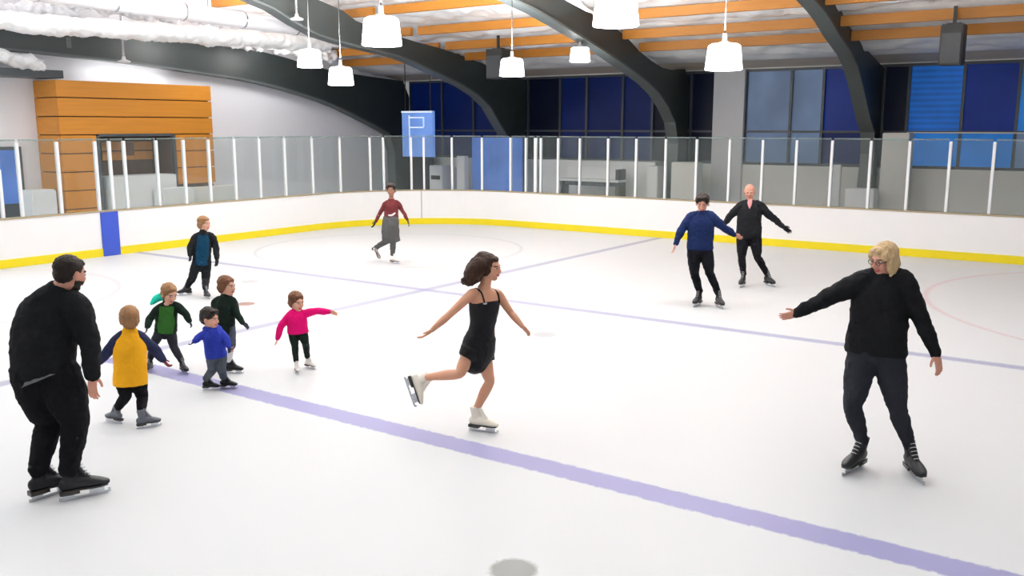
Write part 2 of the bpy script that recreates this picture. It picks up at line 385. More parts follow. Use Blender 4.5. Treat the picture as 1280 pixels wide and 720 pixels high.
for k, (X, lo, up) in arch_px.items():
    if lo is None:
        lo2, up2 = prof['C']
    else:
        lo2 = [(p.y, p.z) for p in (on_x(*q, X) for q in lo)]; up2 = [(p.y, p.z) for p in (on_x(*q, X) for q in up)]
        y0_, z0_ = lo2[0]
        if k == 'D': lo2 = [(-6, 4.2), (3, 4.45)]+lo2; up2 = [(-6, 4.7), (3, 4.95)]+up2
        else:
            e = [(y0_-4.5, z0_+.62), (y0_-9.5, z0_+.95), (y0_-16, z0_+.8)][::-1]
            yu, zu = up2[0]
            lo2 = e+lo2; up2 = [(a, b+.7) for a, b in e]+up2
        ye = lo2[-1][0]
        lo2 = lo2+[(max(ye+.12, 24.12), 1.9), (24.16, 0)]; up2 = [u for u in up2 if u[0] < 23.7]+[(24.4, 4.06), (24.95, 4.04), (24.96, 3.0), (24.96, 0)]
        prof[k] = (lo2, up2)
    lo3 = crom([V((a, b, 0)) for a, b in lo2], 4); up3 = crom([V((a, b, 0)) for a, b in up2], 4)
    def resample(P, n=40):
        d = [0]
        for a, b in zip(P, P[1:]): d.append(d[-1]+(b-a).length)
        out = []
        for i in range(n+1):
            s = d[-1]*i/n; j = 0
            while j < len(d)-2 and d[j+1] < s: j += 1
            u = (s-d[j])/max(d[j+1]-d[j], 1e-6); out.append(P[j].lerp(P[j+1], min(max(u, 0), 1)))
        return out
    lo3, up3 = resample(lo3), resample(up3)
    def strip(A, B, xa, xb):
        bm = nb(); r = [[bm.verts.new((x, p.x, p.y)) for p in P] for x in (xa, xb) for P in (A, B)]
        m = len(A)
        for i in range(m-1):
            for p, q in ((0, 1), (1, 3), (3, 2), (2, 0)): bm.faces.new((r[p][i], r[p][i+1], r[q][i+1], r[q][i]))
        for i in (0, m-1): bm.faces.new((r[0][i], r[1][i], r[3][i], r[2][i]))
        return bm
    e = empty('curved_roof_beam', (X, 24.5, 0)); tag(e, labels[k], 'roof beam')
    w = obj('beam_web', strip(lo3, up3, X-.12, X+.12), M['dark'], None); w.parent = e; w.matrix_parent_inverse = Matrix.Translation(-e.location)
    lo4 = [p+V((-.02, -.07, 0)) if i else p for i, p in enumerate(lo3)]
    inner = []
    for i, p in enumerate(lo3):
        t = (lo3[min(i+1, 40)]-lo3[max(i-1, 0)]).normalized(); inner.append(p+V((t.y, -t.x, 0))*.05)
    fl = obj('beam_flange', strip(inner, lo3, X-.17, X+.17), M['beamedge'], None); fl.parent = e; fl.matrix_parent_inverse = Matrix.Translation(-e.location)
    # bolts plate where beam sections meet
    q = lo3[22].lerp(up3[22], .5); b = boxo('joint_plate', (X-.14, X+.14, q.x-.06, q.x+.06, q.y-.12, q.y+.12), M['beamedge'], None); b.parent = e; b.matrix_parent_inverse = Matrix.Translation(-e.location)
pl = [(21.83, 4.50), (20.93, 4.74), (19.75, 5.06), (18.28, 5.45), (16.9, 5.84), (15.5, 6.2), (14.1, 6.58), (12.7, 6.96), (11.3, 7.33)]
words = ['first', 'second', 'third', 'fourth', 'fifth', 'sixth', 'seventh', 'eighth', 'ninth']
bays = [(LX+.32, -17.0, 'over the hanging screen'), (-17.0, -11.35, 'left of the beam by the pillar'), (-11.35, -6.05, 'right of the beam by the pillar'), (-6.05, -.6, 'over the bright blue windows'), (-.6, 8.9, 'beyond the right edge')]
for (y, z), wd in zip(pl, words):
    for xa, xb, wh in bays:
        a, b = xa+(.125 if xa > -20 else 0), xb-(.125 if xb < 8 else 0)
        bm = nb(); box(bm, a, b, y-.06, y+.06, z-.11, z+.11, bev=.01)
        o = obj('wooden_purlin', bm, M['wood'], loc=((a+b)/2, y, z)); tag(o, '%s orange wooden purlin from the back wall, bay %s' % (wd, wh), 'purlin', 'orange purlins under the roof')

# ------------------------------------------------------------------ rink boards
CX, CY, CR = -13.3, 15.62, 3.4
def rink_path():
    P = [V((CX-CR, y, 0)) for y in (-10, 0, 5, 10)]
    P += [V((CX-CR*math.cos(a), CY+CR*math.sin(a), 0)) for a in [math.pi/2*i/28 for i in range(29)]]
    P += [V((x, CY+CR, 0)) for x in (-9, -4, 2, 8.5)]; return P
PATH = rink_path()
def sweep(bm, oi, oo, z0, z1, P=None):
    P = P or PATH; rows = []
    for i, p in enumerate(P):
        t = (P[min(i+1, len(P)-1)]-P[max(i-1, 0)]).normalized(); nrm = V((-t.y, t.x, 0))     # outwards
        rows.append([bm.verts.new(p+nrm*o+V((0, 0, z))) for o, z in ((oi, z0), (oo, z0), (oo, z1), (oi, z1))])
    for a, b in zip(rows, rows[1:]):
        for k in range(4): bm.faces.new((a[k], a[(k+1) % 4], b[(k+1) % 4], b[k]))
    bm.faces.new(rows[0][::-1]); bm.faces.new(rows[-1])
def hit(px, py=255):
    r = ray(px, py); 
    t = (CX-CR)/r.x if r.x < 0 else 1e9
    if r.y*t <= CY: return V((CX-CR, r.y*t, 0)), V((-1, 0, 0))
    t = (CY+CR)/r.y
    if r.x*t >= CX: return V((r.x*t, CY+CR, 0)), V((0, 1, 0))
    lo, hi = 5, 60; d = V((r.x, r.y, 0)).normalized()
    for _ in range(50):
        m = (lo+hi)/2; q = d*m
        if (q-V((CX, CY, 0))).length < CR: lo = m
        else: hi = m
    q = d*lo; return q, (q-V((CX, CY, 0))).normalized()
BZ = .89; GZ = 2.27
boards = empty('rink_boards', (CX-CR, 10, 0)); INV = Matrix.Translation(-boards.location)
tag(boards, 'white rink boards with yellow kick strip, glass screens and white posts round the ice', 'rink boards')
def bpart(name, bm, m):
    o = obj(name, bm, m, None); o.parent = boards; o.matrix_parent_inverse = INV; return o
bm = nb(); sweep(bm, 0, .11, 0, BZ-.03); bpart('board_wall', bm, M['board'])
bm = nb(); sweep(bm, -.018, .0, 0.001, .155); bpart('kick_strip', bm, M['yellow'])
bm = nb(); sweep(bm, -.012, .13, BZ-.03, BZ); bpart('cap_rail', bm, M['cap'])
bm = nb(); box(bm, CX-CR, CX-CR+.03, 10.0, 10.36, 0.002, BZ-.031); bpart('blue_stripe', bm, M['blue'])
q, nn = hit(527, 262)
sm = nb(); vs = nn.cross(V((0, 0, 1)))
for a in (-.012, .012): pass
box(sm, -.014, .014, -.012, .002, .16, BZ-.03)
bmesh.ops.transform(sm, matrix=Matrix.Translation(q) @ Matrix.Rotation(math.atan2(nn.y, nn.x)-math.pi/2, 4, 'Z'), verts=sm.verts); bpart('board_seam', sm, M['seam'])
posts = [-60, -20, 5, 29.5, 79, 126.5, 144, 162, 202, 235.6, 266.5, 298, 328, 359.5, 393.5, 427.5, 464.5, 481, 515, 530.5, 565, 602, 637, 656, 668, 674.5, 696, 723, 758, 793, 829.6, 868, 909, 950, 992, 1035, 1083, 1131, 1181.6, 1236, 1297, 1362]
pp = []
for i, px in enumerate(posts):
    q, nn = hit(px, 262 if px < 300 or px > 1000 else 246); pp.append((q, nn))
    w = .026 if px not in (668,) else .04
    bm = nb(); box(bm, -w, w, .02, .09, BZ+.001, GZ-.05 if px not in (5,) else 1.75, bev=.006)
    bmesh.ops.transform(bm, matrix=Matrix.Translation(q) @ Matrix.Rotation(math.atan2(nn.y, nn.x)-math.pi/2, 4, 'Z'), verts=bm.verts)
    bpart('glass_post', bm, M['post'])
for (a, na), (b, nb_) in zip(pp, pp[1:]):
    t = (b-a).normalized(); L = (b-a).length
    if L < .12: continue
    n_ = ((na+nb_)/2).normalized()
    bm = nb()
    A = a+n_*.05+t*.03; B = b+n_*.05-t*.03
    ang = math.atan2((B-A).y, (B-A).x); ln = (B-A).length
    box(bm, 0, ln, -.006, .006, BZ+.004, GZ-.03)
    T = Matrix.Translation(A) @ Matrix.Rotation(ang, 4, 'Z')
    bmesh.ops.transform(bm, matrix=T, verts=bm.verts); o = bpart('glass_pane', bm, M['glass'])
    bm = nb(); box(bm, 0, ln, -.009, .009, GZ-.03, GZ)
    bmesh.ops.transform(bm, matrix=T, verts=bm.verts); c = obj('pane_edge', bm, M['glassedge'], None); c.parent = o

# ------------------------------------------------------------------ wooden kiosk on the left wall
KX = -21.2; KY0, KY1, KZ = 11.85, 16.15, 3.58
ks = empty('wooden_kiosk', (KX, (KY0+KY1)/2, 0)); KI = Matrix.Translation(-ks.location)
tag(ks, 'orange plank-clad booth with a service opening against the left wall', 'kiosk')
def kpart(name, bm, m):
    o = obj(name, bm, m, None); o.parent = ks; o.matrix_parent_inverse = KI; return o
oy0, oy1, oz = 12.75, 14.85, 2.27
bm = nb()
for d in ((LX+.001, KX-.08, KY0+.05, oy0, 0, KZ-.02), (LX+.001, KX-.08, oy1, KY1-.05, 0, KZ-.02), (LX+.001, KX-.08, oy0, oy1, oz, KZ-.02), (LX+.001, LX+.08, oy0, oy1, 0, oz)): box(bm, *d)
kpart('booth_core', bm, M['panelgap'])
bm = nb(); zt = KZ
rows = [3.58, 3.17, 2.73, 2.30, 1.86, 1.42, .98, .54, .1]
for a, b in zip(rows, rows[1:]):
    za, zb = a-.012, b+.012
    segs = [(KY0, KY1)] if b >= 2.2 else [(KY0, oy0), (oy1+.12, KY1)]
    for s0, s1 in segs:
        if s0 > oy1 and b < .9: continue
        box(bm, KX-.08, KX, s0, s1, zb, za, bev=.006)
    box(bm, LX+.001, KX-.08, KY0, KY0+.05, zb, za); box(bm, LX+.001, KX-.08, KY1-.05, KY1, zb, za)
kpart('plank_cladding', bm, M['panelwood'])
bm = nb(); box(bm, KX-.1, KX+.02, oy0, oy0+.07, 0, oz); box(bm, KX-.1, KX+.02, oy1+.03, oy1+.10, 0, oz); box(bm, KX-.1, KX+.02, oy0+.07, oy1+.03, oz-.02, oz+.05)
kpart('opening_frame', bm, M['mull'])
bm = nb(); box(bm, LX+.085, LX+.14, oy0+.1, oy0+.6, .05, 2.1); box(bm, LX+.085, LX+.14, 14.0, 14.3, 1.75, 2.1); kpart('brown_door', bm, mat('door_brown', (.16, .06, .02), .5, noise_amt=.15))
bm = nb()
for z in (1.75, 2.0): box(bm, LX+.085, LX+.13, oy0+.65, oy1, z-.11, z+.11)
kpart('inner_boarding', bm, M['panelwood'])
bm = nb(); box(bm, KX-.55, KX+.25, oy0+.2, oy1-.1, 0, 1.28, bev=.02)
c = obj('service_counter', bm, M['box'], loc=(KX, 13.8, 0)); tag(c, 'pale grey service counter standing in the opening of the wooden booth', 'counter')
bm = nb(); box(bm, KX+.3, KX+.75, 14.0, 14.9, 0, .95, bev=.02)
c = obj('storage_box', bm, M['box'], loc=(KX+.5, 14.4, 0)); tag(c, 'white cabinet standing in front of the right side of the booth', 'cabinet')
bm = nb(); box(bm, KX+.02, KX+.4, 15.05, 16.6, 0, .9, bev=.01)
c = obj('low_wall_unit', bm, M['conc'], loc=(KX+.2, 15.8, 0)); tag(c, 'long low grey unit under the right planks of the wooden booth', 'unit')
# blue doorway at the far left
d = struct(boxo('door_1', (LX, LX+.06, 10.3, 11.4, 0, 2.03), M['mull'])); boxo('door_pane', (LX+.061, LX+.08, 10.38, 11.32, .7, 1.95), M['w_lit'], d)
bm = nb(); box(bm, LX+.6, LX+1.1, 11.0, 11.6, 0, 1.05, bev=.03); c = obj('storage_box', bm, M['box'], loc=(LX+.8, 11.3, 0)); tag(c, 'small grey bin cabinet standing left of the wooden booth', 'cabinet')

# ------------------------------------------------------------------ things on the far concourse
def stand(name, pa, pb, yt, Y, m, label, cat, depth=.5, z0=0, bev=.015):
    a = on_y(pa, 245, Y).x; b = on_y(pb, 245, Y).x; z = on_y((pa+pb)/2, yt, Y).z
    bm = nb(); box(bm, a, b, Y, Y+depth, z0, z, bev=bev)
    return tag(obj(name, bm, m, loc=((a+b)/2, Y, z0)), label, cat)
stand('backlit_panel', 590, 652, 172, 23.7, M['w_lit'], 'tall glowing blue panel behind the glass, just right of the white totem', 'panel', .08)
o = stand('ticket_machine', 537, 553, 207, 23.2, M['box'], 'white machine cabinet behind the glass below the blue screen', 'cabinet')
b = boxo('dark_label', (-.18, .18, -.02, 0, .80, .93), M['black'], o)
stand('ticket_machine', 556.5, 567, 210, 23.9, M['box'], 'narrow white cabinet right beside the white machine below the blue screen', 'cabinet')
stand('white_totem', 571, 581, 195, 23.0, M['box'], 'slim white totem standing left of the glowing blue panel', 'totem', .2)
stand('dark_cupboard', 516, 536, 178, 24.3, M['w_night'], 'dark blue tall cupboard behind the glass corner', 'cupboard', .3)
stand('counter_unit', 676, 818, 201, 24.2, M['box'], 'long pale counter along the back wall under the navy windows', 'counter', .7)
stand('counter_unit', 838, 868, 203, 23.5, M['conc'], 'short grey unit beside the foot of the beam left of the pillar', 'unit', .5)
stand('waste_bin', 808, 821, 208, 23.4, M['box'], 'white bin standing in front of the end of the long counter', 'bin', .4)
stand('tall_cabinet', 1098, 1131, 166, 24.3, M['conc'], 'tall grey cabinet between two blue window groups', 'cabinet', .6)
stand('storage_box', 1056, 1092, 236, 23.6, M['box'], 'low pale box on the floor left of the tall grey cabinet', 'box', .5)
stand('partition_board', 1035, 1049, 206, 24.0, M['pillar'], 'upright pale board leaning by the pale blue window', 'board', .1)
# bench
bx0 = on_y(700, 230, 23.2).x; bx1 = on_y(775, 230, 23.2).x
e = empty('bench', ((bx0+bx1)/2, 23.3, 0)); tag(e, 'white bench with dark ends in front of the long pale counter', 'bench'); I = Matrix.Translation(-e.location)
def ep(name, dims, m):
    o = boxo(name, dims, m, None, bev=.008); o.parent = e; o.matrix_parent_inverse = I; return o
ep('seat', (bx0, bx1, 23.1, 23.55, .93, 1.0), M['box']); ep('back', (bx0+.1, bx1-.1, 23.5, 23.56, 1.0, 1.35), M['box'])
ep('leg', (bx0, bx0+.1, 23.1, 23.55, 0, .93), M['mull']); ep('leg', (bx1-.1, bx1, 23.1, 23.55, 0, .93), M['mull']); ep('end_board', (bx1-.1, bx1, 23.1, 23.55, 1.0, 1.3), M['mull']); ep('stretcher', (bx0+.1, bx1-.1, 23.3, 23.35, .80, .93), M['mull'])
# hanging blue screen
a = on_y(502, 139, 22.0); b = on_y(541, 176, 22.0); bz = on_y(521, 196, 22).z
e = empty('hanging_screen', ((a.x+b.x)/2, 22, b.z)); I = Matrix.Translation(-e.location)
tag(e, 'light blue lit screen with white line figure hanging over the far corner', 'screen')
ep('screen_panel', (a.x, b.x, 22.0, 22.12, bz, a.z), M['w_screen'])
w = b.x-a.x
bm = nb(); X0, X1 = a.x+w*.25, a.x+w*.72; z1 = a.z-.18; z0 = z1-.5; zm = (z0+z1)/2; t = .018
box(bm, X0-t, X0+t, 21.985, 21.999, bz+.02, z1+.05); box(bm, X1-t, X1+t, 21.985, 21.999, zm-.05, z1)
for z in (z1-.02, zm-.07): box(bm, X0+t, X1-t, 21.985, 21.999, z-t, z+t)
box(bm, a.x, b.x, 21.985, 21.999, a.z-.05, a.z)
o = obj('line_figure', bm, M['w_line'], None); o.parent = e; o.matrix_parent_inverse = I
ep('hanger', (a.x+.1, a.x+.13, 22.04, 22.07, a.z, 4.6), M['black']); ep('hanger', (b.x-.13, b.x-.1, 22.04, 22.07, a.z, 4.6), M['black'])

# ------------------------------------------------------------------ lamps
def make_lamp():
    e = empty('pendant_lamp')
    bm = nb(); lathe(bm, [(.235, -.17), (.243, -.16), (.212, .12), (.205, .14), (.185, .155), (.18, .14), (.225, -.16)], n=40); obj('lamp_shade', bm, M['lamp'], e, smooth=True)
    bm = nb(); lathe(bm, [(.19, .145), (.17, .170), (.09, .180), (.035, .20), (.03, .30)], n=32); h = obj('lamp_housing', bm, M['lamptop'], e, smooth=True)
    bm = nb(); lathe(bm, [(.222, -.172), (.222, -.160)], n=40); obj('diffuser', bm, M['lamp'], e)
    bm = nb(); lathe(bm, [(.008, 0), (.008, 1)], n=8); obj('cable', bm, M['black'], e)
    return e
def copy_tree(o, parent=None):
    c = o.copy(); COL.objects.link(c); c.parent = parent
    for ch in list(o.children): copy_tree(ch, c)
    return c
lamp0 = make_lamp(); LAMPS = []
seen = [((477, 39), 11.6, 'large pendant lamp hanging over the far left corner circle, highest of the left lamps'), ((770, 12), 10.0, 'biggest white pendant lamp, cut by the top edge above the beam in the middle'),
        ((905, 71), 12.7, 'white pendant lamp hanging in front of the top of the pale pillar'), ((426, 95), 18.2, 'small white pendant lamp low in front of the dark beam left of the blue screen'),
        ((640, 84), 18.2, 'small white pendant lamp half behind the black loudspeaker'), ((387, 73), 18.9, 'small pendant lamp hanging just below the end of the metal duct'), ((725, 68), 22.3, 'tiny far pendant lamp under the purlins over the navy windows')]
spots = [(at_dist(px, py, d), lb) for (px, py), d, lb in seen]
for x in (-19.5, -15, -10.5, -6, -1.5, 3, 7):
    for y in (-8, -3.5, 1, 5.5, 10, 14.5):
        f = -math.sin(YAW)*x+math.cos(YAW)*y; r = math.cos(YAW)*x+math.sin(YAW)*y; d = math.hypot(x, y)
        if f > 0 and abs(r)/f < .60 and d > 8.6: continue
        if math.hypot(x, y) < 2: continue
        spots.append((V((x, y, 3.9)), None))
for x, y in ((-13.5, 9.5), (-9.5, 13.0), (-5, 16.2), (-.5, 17.0), (3.5, 16.5), (-8.5, 8.5), (-3, 12.0)): spots.append((V((x, y, 5.15 if math.hypot(x, y) < 14 else 5.6)), None))  # unseen high lamps added to light the far ice and ceiling
for y, z in ((15.6, 5.0), (18.4, 4.85)): spots.append((V((-20.4, y, z)), 'lamp added to brighten the left wall, hidden behind the %s duct' % ('crumpled' if y < 17 else 'end of the foil')))  # unseen lamps added to brighten the left wall
for i, (p, lb) in enumerate(spots):
    e = lamp0 if i == 0 else copy_tree(lamp0)
    e.location = p
    top = slope(p.y)-.05 if p.y < 23.2 else HZ
    for ch in e.children:
        if ch.name.startswith('cable'):
            ch.location.z = .29; ch.scale.z = max(top-p.z-.29, .05)
    tag(e, lb or 'unseen white pendant lamp outside the top edge of the photograph', 'lamp', 'pendant lamps over the rink')
    l = bpy.data.lights.new('lamp_light', 'POINT'); l.energy = (125 if p.x < -20 else 115 if p.x < -12 and p.y < 20 else 150 if p.y > 11 else 30) if lb else (15 if p.z > 5 else LAMP_WATT if p.x > -16 else 130); l.shadow_soft_size = .24; l.color = (1, .985, .97)
    lo = bpy.data.objects.new('lamp_light', l); COL.objects.link(lo); lo.location = p+V((0, 0, -.42))
    l = bpy.data.lights.new('added_uplight', 'AREA'); l.shape = 'DISK'; l.size = .34; l.energy = 200 if p.x < -20 else 1300 if lb or p.z > 5 else (50 if p.x > -16 else 600); l.color = (1, .985, .97)  # disk added above each shade, aimed up to brighten the foil ceiling
    lo = bpy.data.objects.new('added_uplight', l); COL.objects.link(lo); lo.location = p+V((.0, 0, .34)); lo.rotation_euler = (math.pi, 0, 0)
# unseen washer on the booth roof for the glow on the wall above
bm = nb(); box(bm, LX+.25, LX+.35, 13.0, 15.4, KZ-.019, KZ-.002); o = obj('strip_lamp', bm, M['lamp'], loc=(LX+.3, 14.2, KZ)); tag(o, 'strip lamp lying on the roof of the wooden booth', 'lamp')
l = bpy.data.lights.new('strip_light', 'AREA'); l.shape = 'RECTANGLE'; l.size = .3; l.size_y = 2.0; l.energy = 10; lo = bpy.data.objects.new('strip_light', l); COL.objects.link(lo)
lo.location = (LX+.4, 14.2, KZ+.12); lo.rotation_euler = (math.pi, 0, 0)
wd = bpy.data.worlds.new('world'); S.world = wd; wd.use_nodes = True
wd.node_tree.nodes['Background'].inputs[0].default_value = (.93, .95, 1, 1); wd.node_tree.nodes['Background'].inputs[1].default_value = WORLD_STR

# ------------------------------------------------------------------ ducts, loudspeakers, hangers
def duct(name, P, r, m, label, seams=0, flat=1.0, lump=0):
    bm = nb(); loft(bm, P, [r]*len(P), [r*flat]*len(P), side=(1, 0, 0), n=20, sub=8, roundcap=False)
    me = bake(bm, .035, 1, [(lump*1.7, .5), (lump*1.3, .17)] if lump else None) if lump else None
    if me: o = link(name, me, m)
    else: o = obj(name, bm, m, smooth=True)
    tag(o, label, 'duct'); 
    if seams:
        A, B = V(P[0]), V(P[-1])
        d = (B-A).normalized(); k = int((B-A).length/seams)
        for i in range(k+1):
            bm = nb(); c = A+d*seams*i; loft(bm, [c-d*.02, c+d*.02], [r*1.06]*2, [r*1.06*flat]*2, n=20, sub=1, roundcap=False)
            obj('duct_ring', bm, M['steel'], o)
    return o
X = -17.7
A = on_x(398, 38, X); Bp = on_x(190, 9, X)
dirv = (A-Bp); 
duct('air_duct', [Bp-dirv*1.2, Bp, A], .19, M['duct'], 'round metal air duct ending above the small lamp under the roof', seams=1.6)
X = -18.7
A = on_x(408, 56, X); Bp = on_x(215, 42, X)
duct('air_duct', [Bp-(A-Bp)*1.2, Bp, A], .27, M['foil'], 'wide foil wrapped duct just below the round metal duct', flat=.75, lump=.08)
X = -21.05
duct('wrapped_duct', [on_x(-140, -10, X), on_x(-10, 16, X), on_x(60, 20, X), on_x(125, 26, X)], .36, M['wrap'], 'bulging cloth wrapped duct at the top left corner', flat=.7, lump=.22)
X = -19.95
duct('wrapped_duct', [on_x(-90, -30, X), on_x(60, -12, X), on_x(140, 4, X), on_x(215, 22, X)], .27, M['wrap'], 'white crumpled wrapped duct above the top left one', flat=.7, lump=.22)
X = -19.25
duct('wrapped_duct', [on_x(100, -10, X), on_x(180, 8, X), on_x(280, 30, X), on_x(345, 44, X)], .18, M['wrap'], 'thin crumpled wrapped duct between the big ones and the metal duct', flat=.7, lump=.14)
X = -21.4
duct('wrapped_duct', [on_x(-60, 64, X), on_x(0, 70, X), on_x(55, 80, X)], .17, M['foil'], 'crumpled foil duct at the left edge below the dark beam', flat=.9, lump=.15)
# grey beam stub under it
bm = nb(); p = on_x(30, 92, -21.7); q = on_x(-60, 90, -21.7); box(bm, LX+.01, -21.45, q.y, p.y+.8, 3.62, 3.80); struct(obj('trim_3', bm, M['mull']))
# foil blankets sagging left
X = -21.25
duct('insulation_blanket', [on_x(215, 45, X), on_x(300, 52, X), on_x(395, 66, X), on_x(415, 70, X)], .24, M['foil'], 'sagging white insulation blanket over the dark beam on the left wall', flat=.6, lump=.2)
duct('insulation_blanket', [on_x(112, 36, -21.4), on_x(145, 40, -21.4), on_x(178, 40, -21.4)], .17, mat('blanket_beige', (.6, .5, .42), .6, bump=.6, bscale=5), 'beige edged insulation blanket hanging above the wooden booth', flat=.5, lump=.12)
for px, y0_, y1_, X, lb in ((155, 40, 77, -20.45, 'grey sprinkler head on a rod hanging above the wooden booth'), (371, -12, 24, -16.2, 'grey sprinkler head on a rod beside the round metal duct')):
    a = on_x(px, y0_, X); b = on_x(px, y1_, X)
    e = empty('sprinkler', b); tag(e, lb, 'sprinkler')
    bm = nb(); lathe(bm, [(.03, 0.02), (.03, slope(b.y)-b.z-.22)], n=12); obj('rod', bm, M['steel'], e, smooth=True)
    bm = nb(); lathe(bm, [(.04, -.03), (.14, -.02), (.15, .01), (.05, .05), (.035, .12)], n=24); obj('sprinkler_head', bm, M['lamptop'], e, smooth=True)
for (cx, cy, w, h), Y, lb in (((620.5, 80, 22, 36), 20.5, 'black loudspeaker hanging beside a small lamp above the navy windows'), ((1190, 56, 27, 50), 20.6, 'black loudspeaker hanging under the purlins over the bright blue windows')):
    c = on_y(cx, cy, Y); a = on_y(cx-w/2, cy-h/2, Y); b = on_y(cx+w/2, cy+h/2, Y)
    e = empty('loudspeaker', c); tag(e, lb, 'loudspeaker')
    W = (b.x-a.x)/2*.93; H = (a.z-b.z)/2
    bm = nb(); box(bm, -W, W, -.12, .3, -H, H, bev=.02); obj('cabinet', bm, M['black'], e)
    bm = nb(); box(bm, -W*.85, W*.85, -.135, -.121, -H*.9, H*.55); obj('grille', bm, M['mull'], e)
    bm = nb(); box(bm, -.03, .03, .06, .12, H, slope(Y)-c.z-.16); box(bm, -W*.6, W*.6, .02, .16, H, H+.03); obj('bracket', bm, M['black'], e)

# ------------------------------------------------------------------ people
def mtx(x, y, z, o):
    return Matrix(((x.x, y.x, z.x, o.x), (x.y, y.y, z.y, o.y), (x.z, y.z, z.z, o.z), (0, 0, 0, 1)))
def slerp3(a, b, t): return (a*(1-t)+b*t).normalized()

def head_mesh(bm, T, k):
    """skull, jaw, brow, nose, lips and ears around the head centre"""
    def e(c, r): ell(bm, [q*k for q in c], [q*k for q in r], T)
    e((0, -.012, .03), (.074, .094, .084)); e((0, .024, -.02), (.061, .066, .088)); e((0, .05, -.088), (.032, .030, .024))
    e((0, .012, -.06), (.052, .055, .045))
    for s in (-1, 1):
        e((s*.032, .058, -.03), (.026, .026, .034)); e((s*.077, -.005, -.012), (.010, .020, .032)); e((s*.010, .096, -.030), (.010, .010, .008))
    e((0, .074, .024), (.050, .018, .014))
    n_ = [T @ (V(p)*k) for p in ((0, .082, .022), (0, .094, .0), (0, .106, -.026), (0, .092, -.034))]
    loft(bm, n_, [q*k for q in (.008, .009, .012, .010)], n=10, sub=2)
    e((0, .090, -.054), (.023, .009, .005)); e((0, .089, -.064), (.019, .009, .006))

def paint_head(me, T, k, lips, brow, beard=None):
    inv = T.inverted()
    base = len(me.materials)
    for m_ in (lips, brow, beard or brow): me.materials.append(m_)
    for p in me.polygons:
        q = (inv @ p.center)/k
        if q.y < 0 or q.length > .15: continue
        if abs(q.x) < .024 and -.069 < q.z < -.050 and q.y > .080: p.material_index = base
        elif .012 < abs(q.x) < .047 and .018 < q.z < .028 and q.y > .062: p.material_index = base+1
        elif beard and q.z < -.040 and q.y > -.01 and (q.z < -.070 or abs(q.x) > .030 or -.050 < q.z): p.material_index = base+2

def eyes(T, k):
    bm = nb()
    for s in (-1, 1): ell(bm, (s*.030*k, .076*k, .004*k), (.0130*k, .0115*k, .0075*k), T, 14, 10)
    n0 = len(bm.faces)
    for s in (-1, 1): ell(bm, (s*.030*k, .0855*k, .004*k), (.0075*k, .0048*k, .0062*k), T, 12, 8)
    bm.faces.ensure_lookup_table()
    for f in bm.faces[n0:]: f.material_index = 1
    bmesh.ops.recalc_face_normals(bm, faces=bm.faces)
    me = bpy.data.meshes.new('eyes'); bm.to_mesh(me); bm.free(); me.materials.append(M['eyew']); me.materials.append(M['iris']); return me

def hand_mesh(W, tip, thumbdir, s, curl=.5, spread=1.0, skin=None, vox=.0032):
    y = (tip-W).normalized(); x = thumbdir-y*thumbdir.dot(y); x = x.normalized() if x.length > 1e-3 else y.orthogonal(); z = x.cross(y)
    def L(a, b, c): return W+(x*a+y*b+z*c)*s
    bm = nb()
    loft(bm, [L(0, -.05, 0), L(0, -.01, 0), L(0, .03, 0), L(0, .065, -.002), L(0, .088, -.003)], [q*s for q in (.024, .026, .036, .041, .037)], [q*s for q in (.020, .018, .017, .014, .011)], side=x, n=16, sub=3)
    for bx, ln, r in ((.029, .070, .0088), (.0105, .079, .0090), (-.0085, .074, .0086), (-.027, .058, .0078)):
        a = curl*.35; p = V((bx, .083, -.003)); pts = [p-V((0, .02, 0)), p]; ang = a; sx = bx*spread*2.2
        for f_ in (.46, .31, .23):
            p = p+V((sx, math.cos(ang), -math.sin(ang)))*ln*f_; pts.append(p); ang += curl*.75
        loft(bm, [L(*q) for q in pts], [r*s, r*s*1.05, r*s, r*s*.92, r*s*.72], n=10, sub=3)
    pts = [(.014, .005, -.004), (.038, .028, -.010), (.056, .052, -.018), (.060, .078, -.028)]
    loft(bm, [L(*q) for q in pts], [q*s for q in (.014, .0125, .0105, .008)], n=10, sub=3)
    me = bake(bm, vox*s, 2, fac=.4); me.materials.append(skin); return me

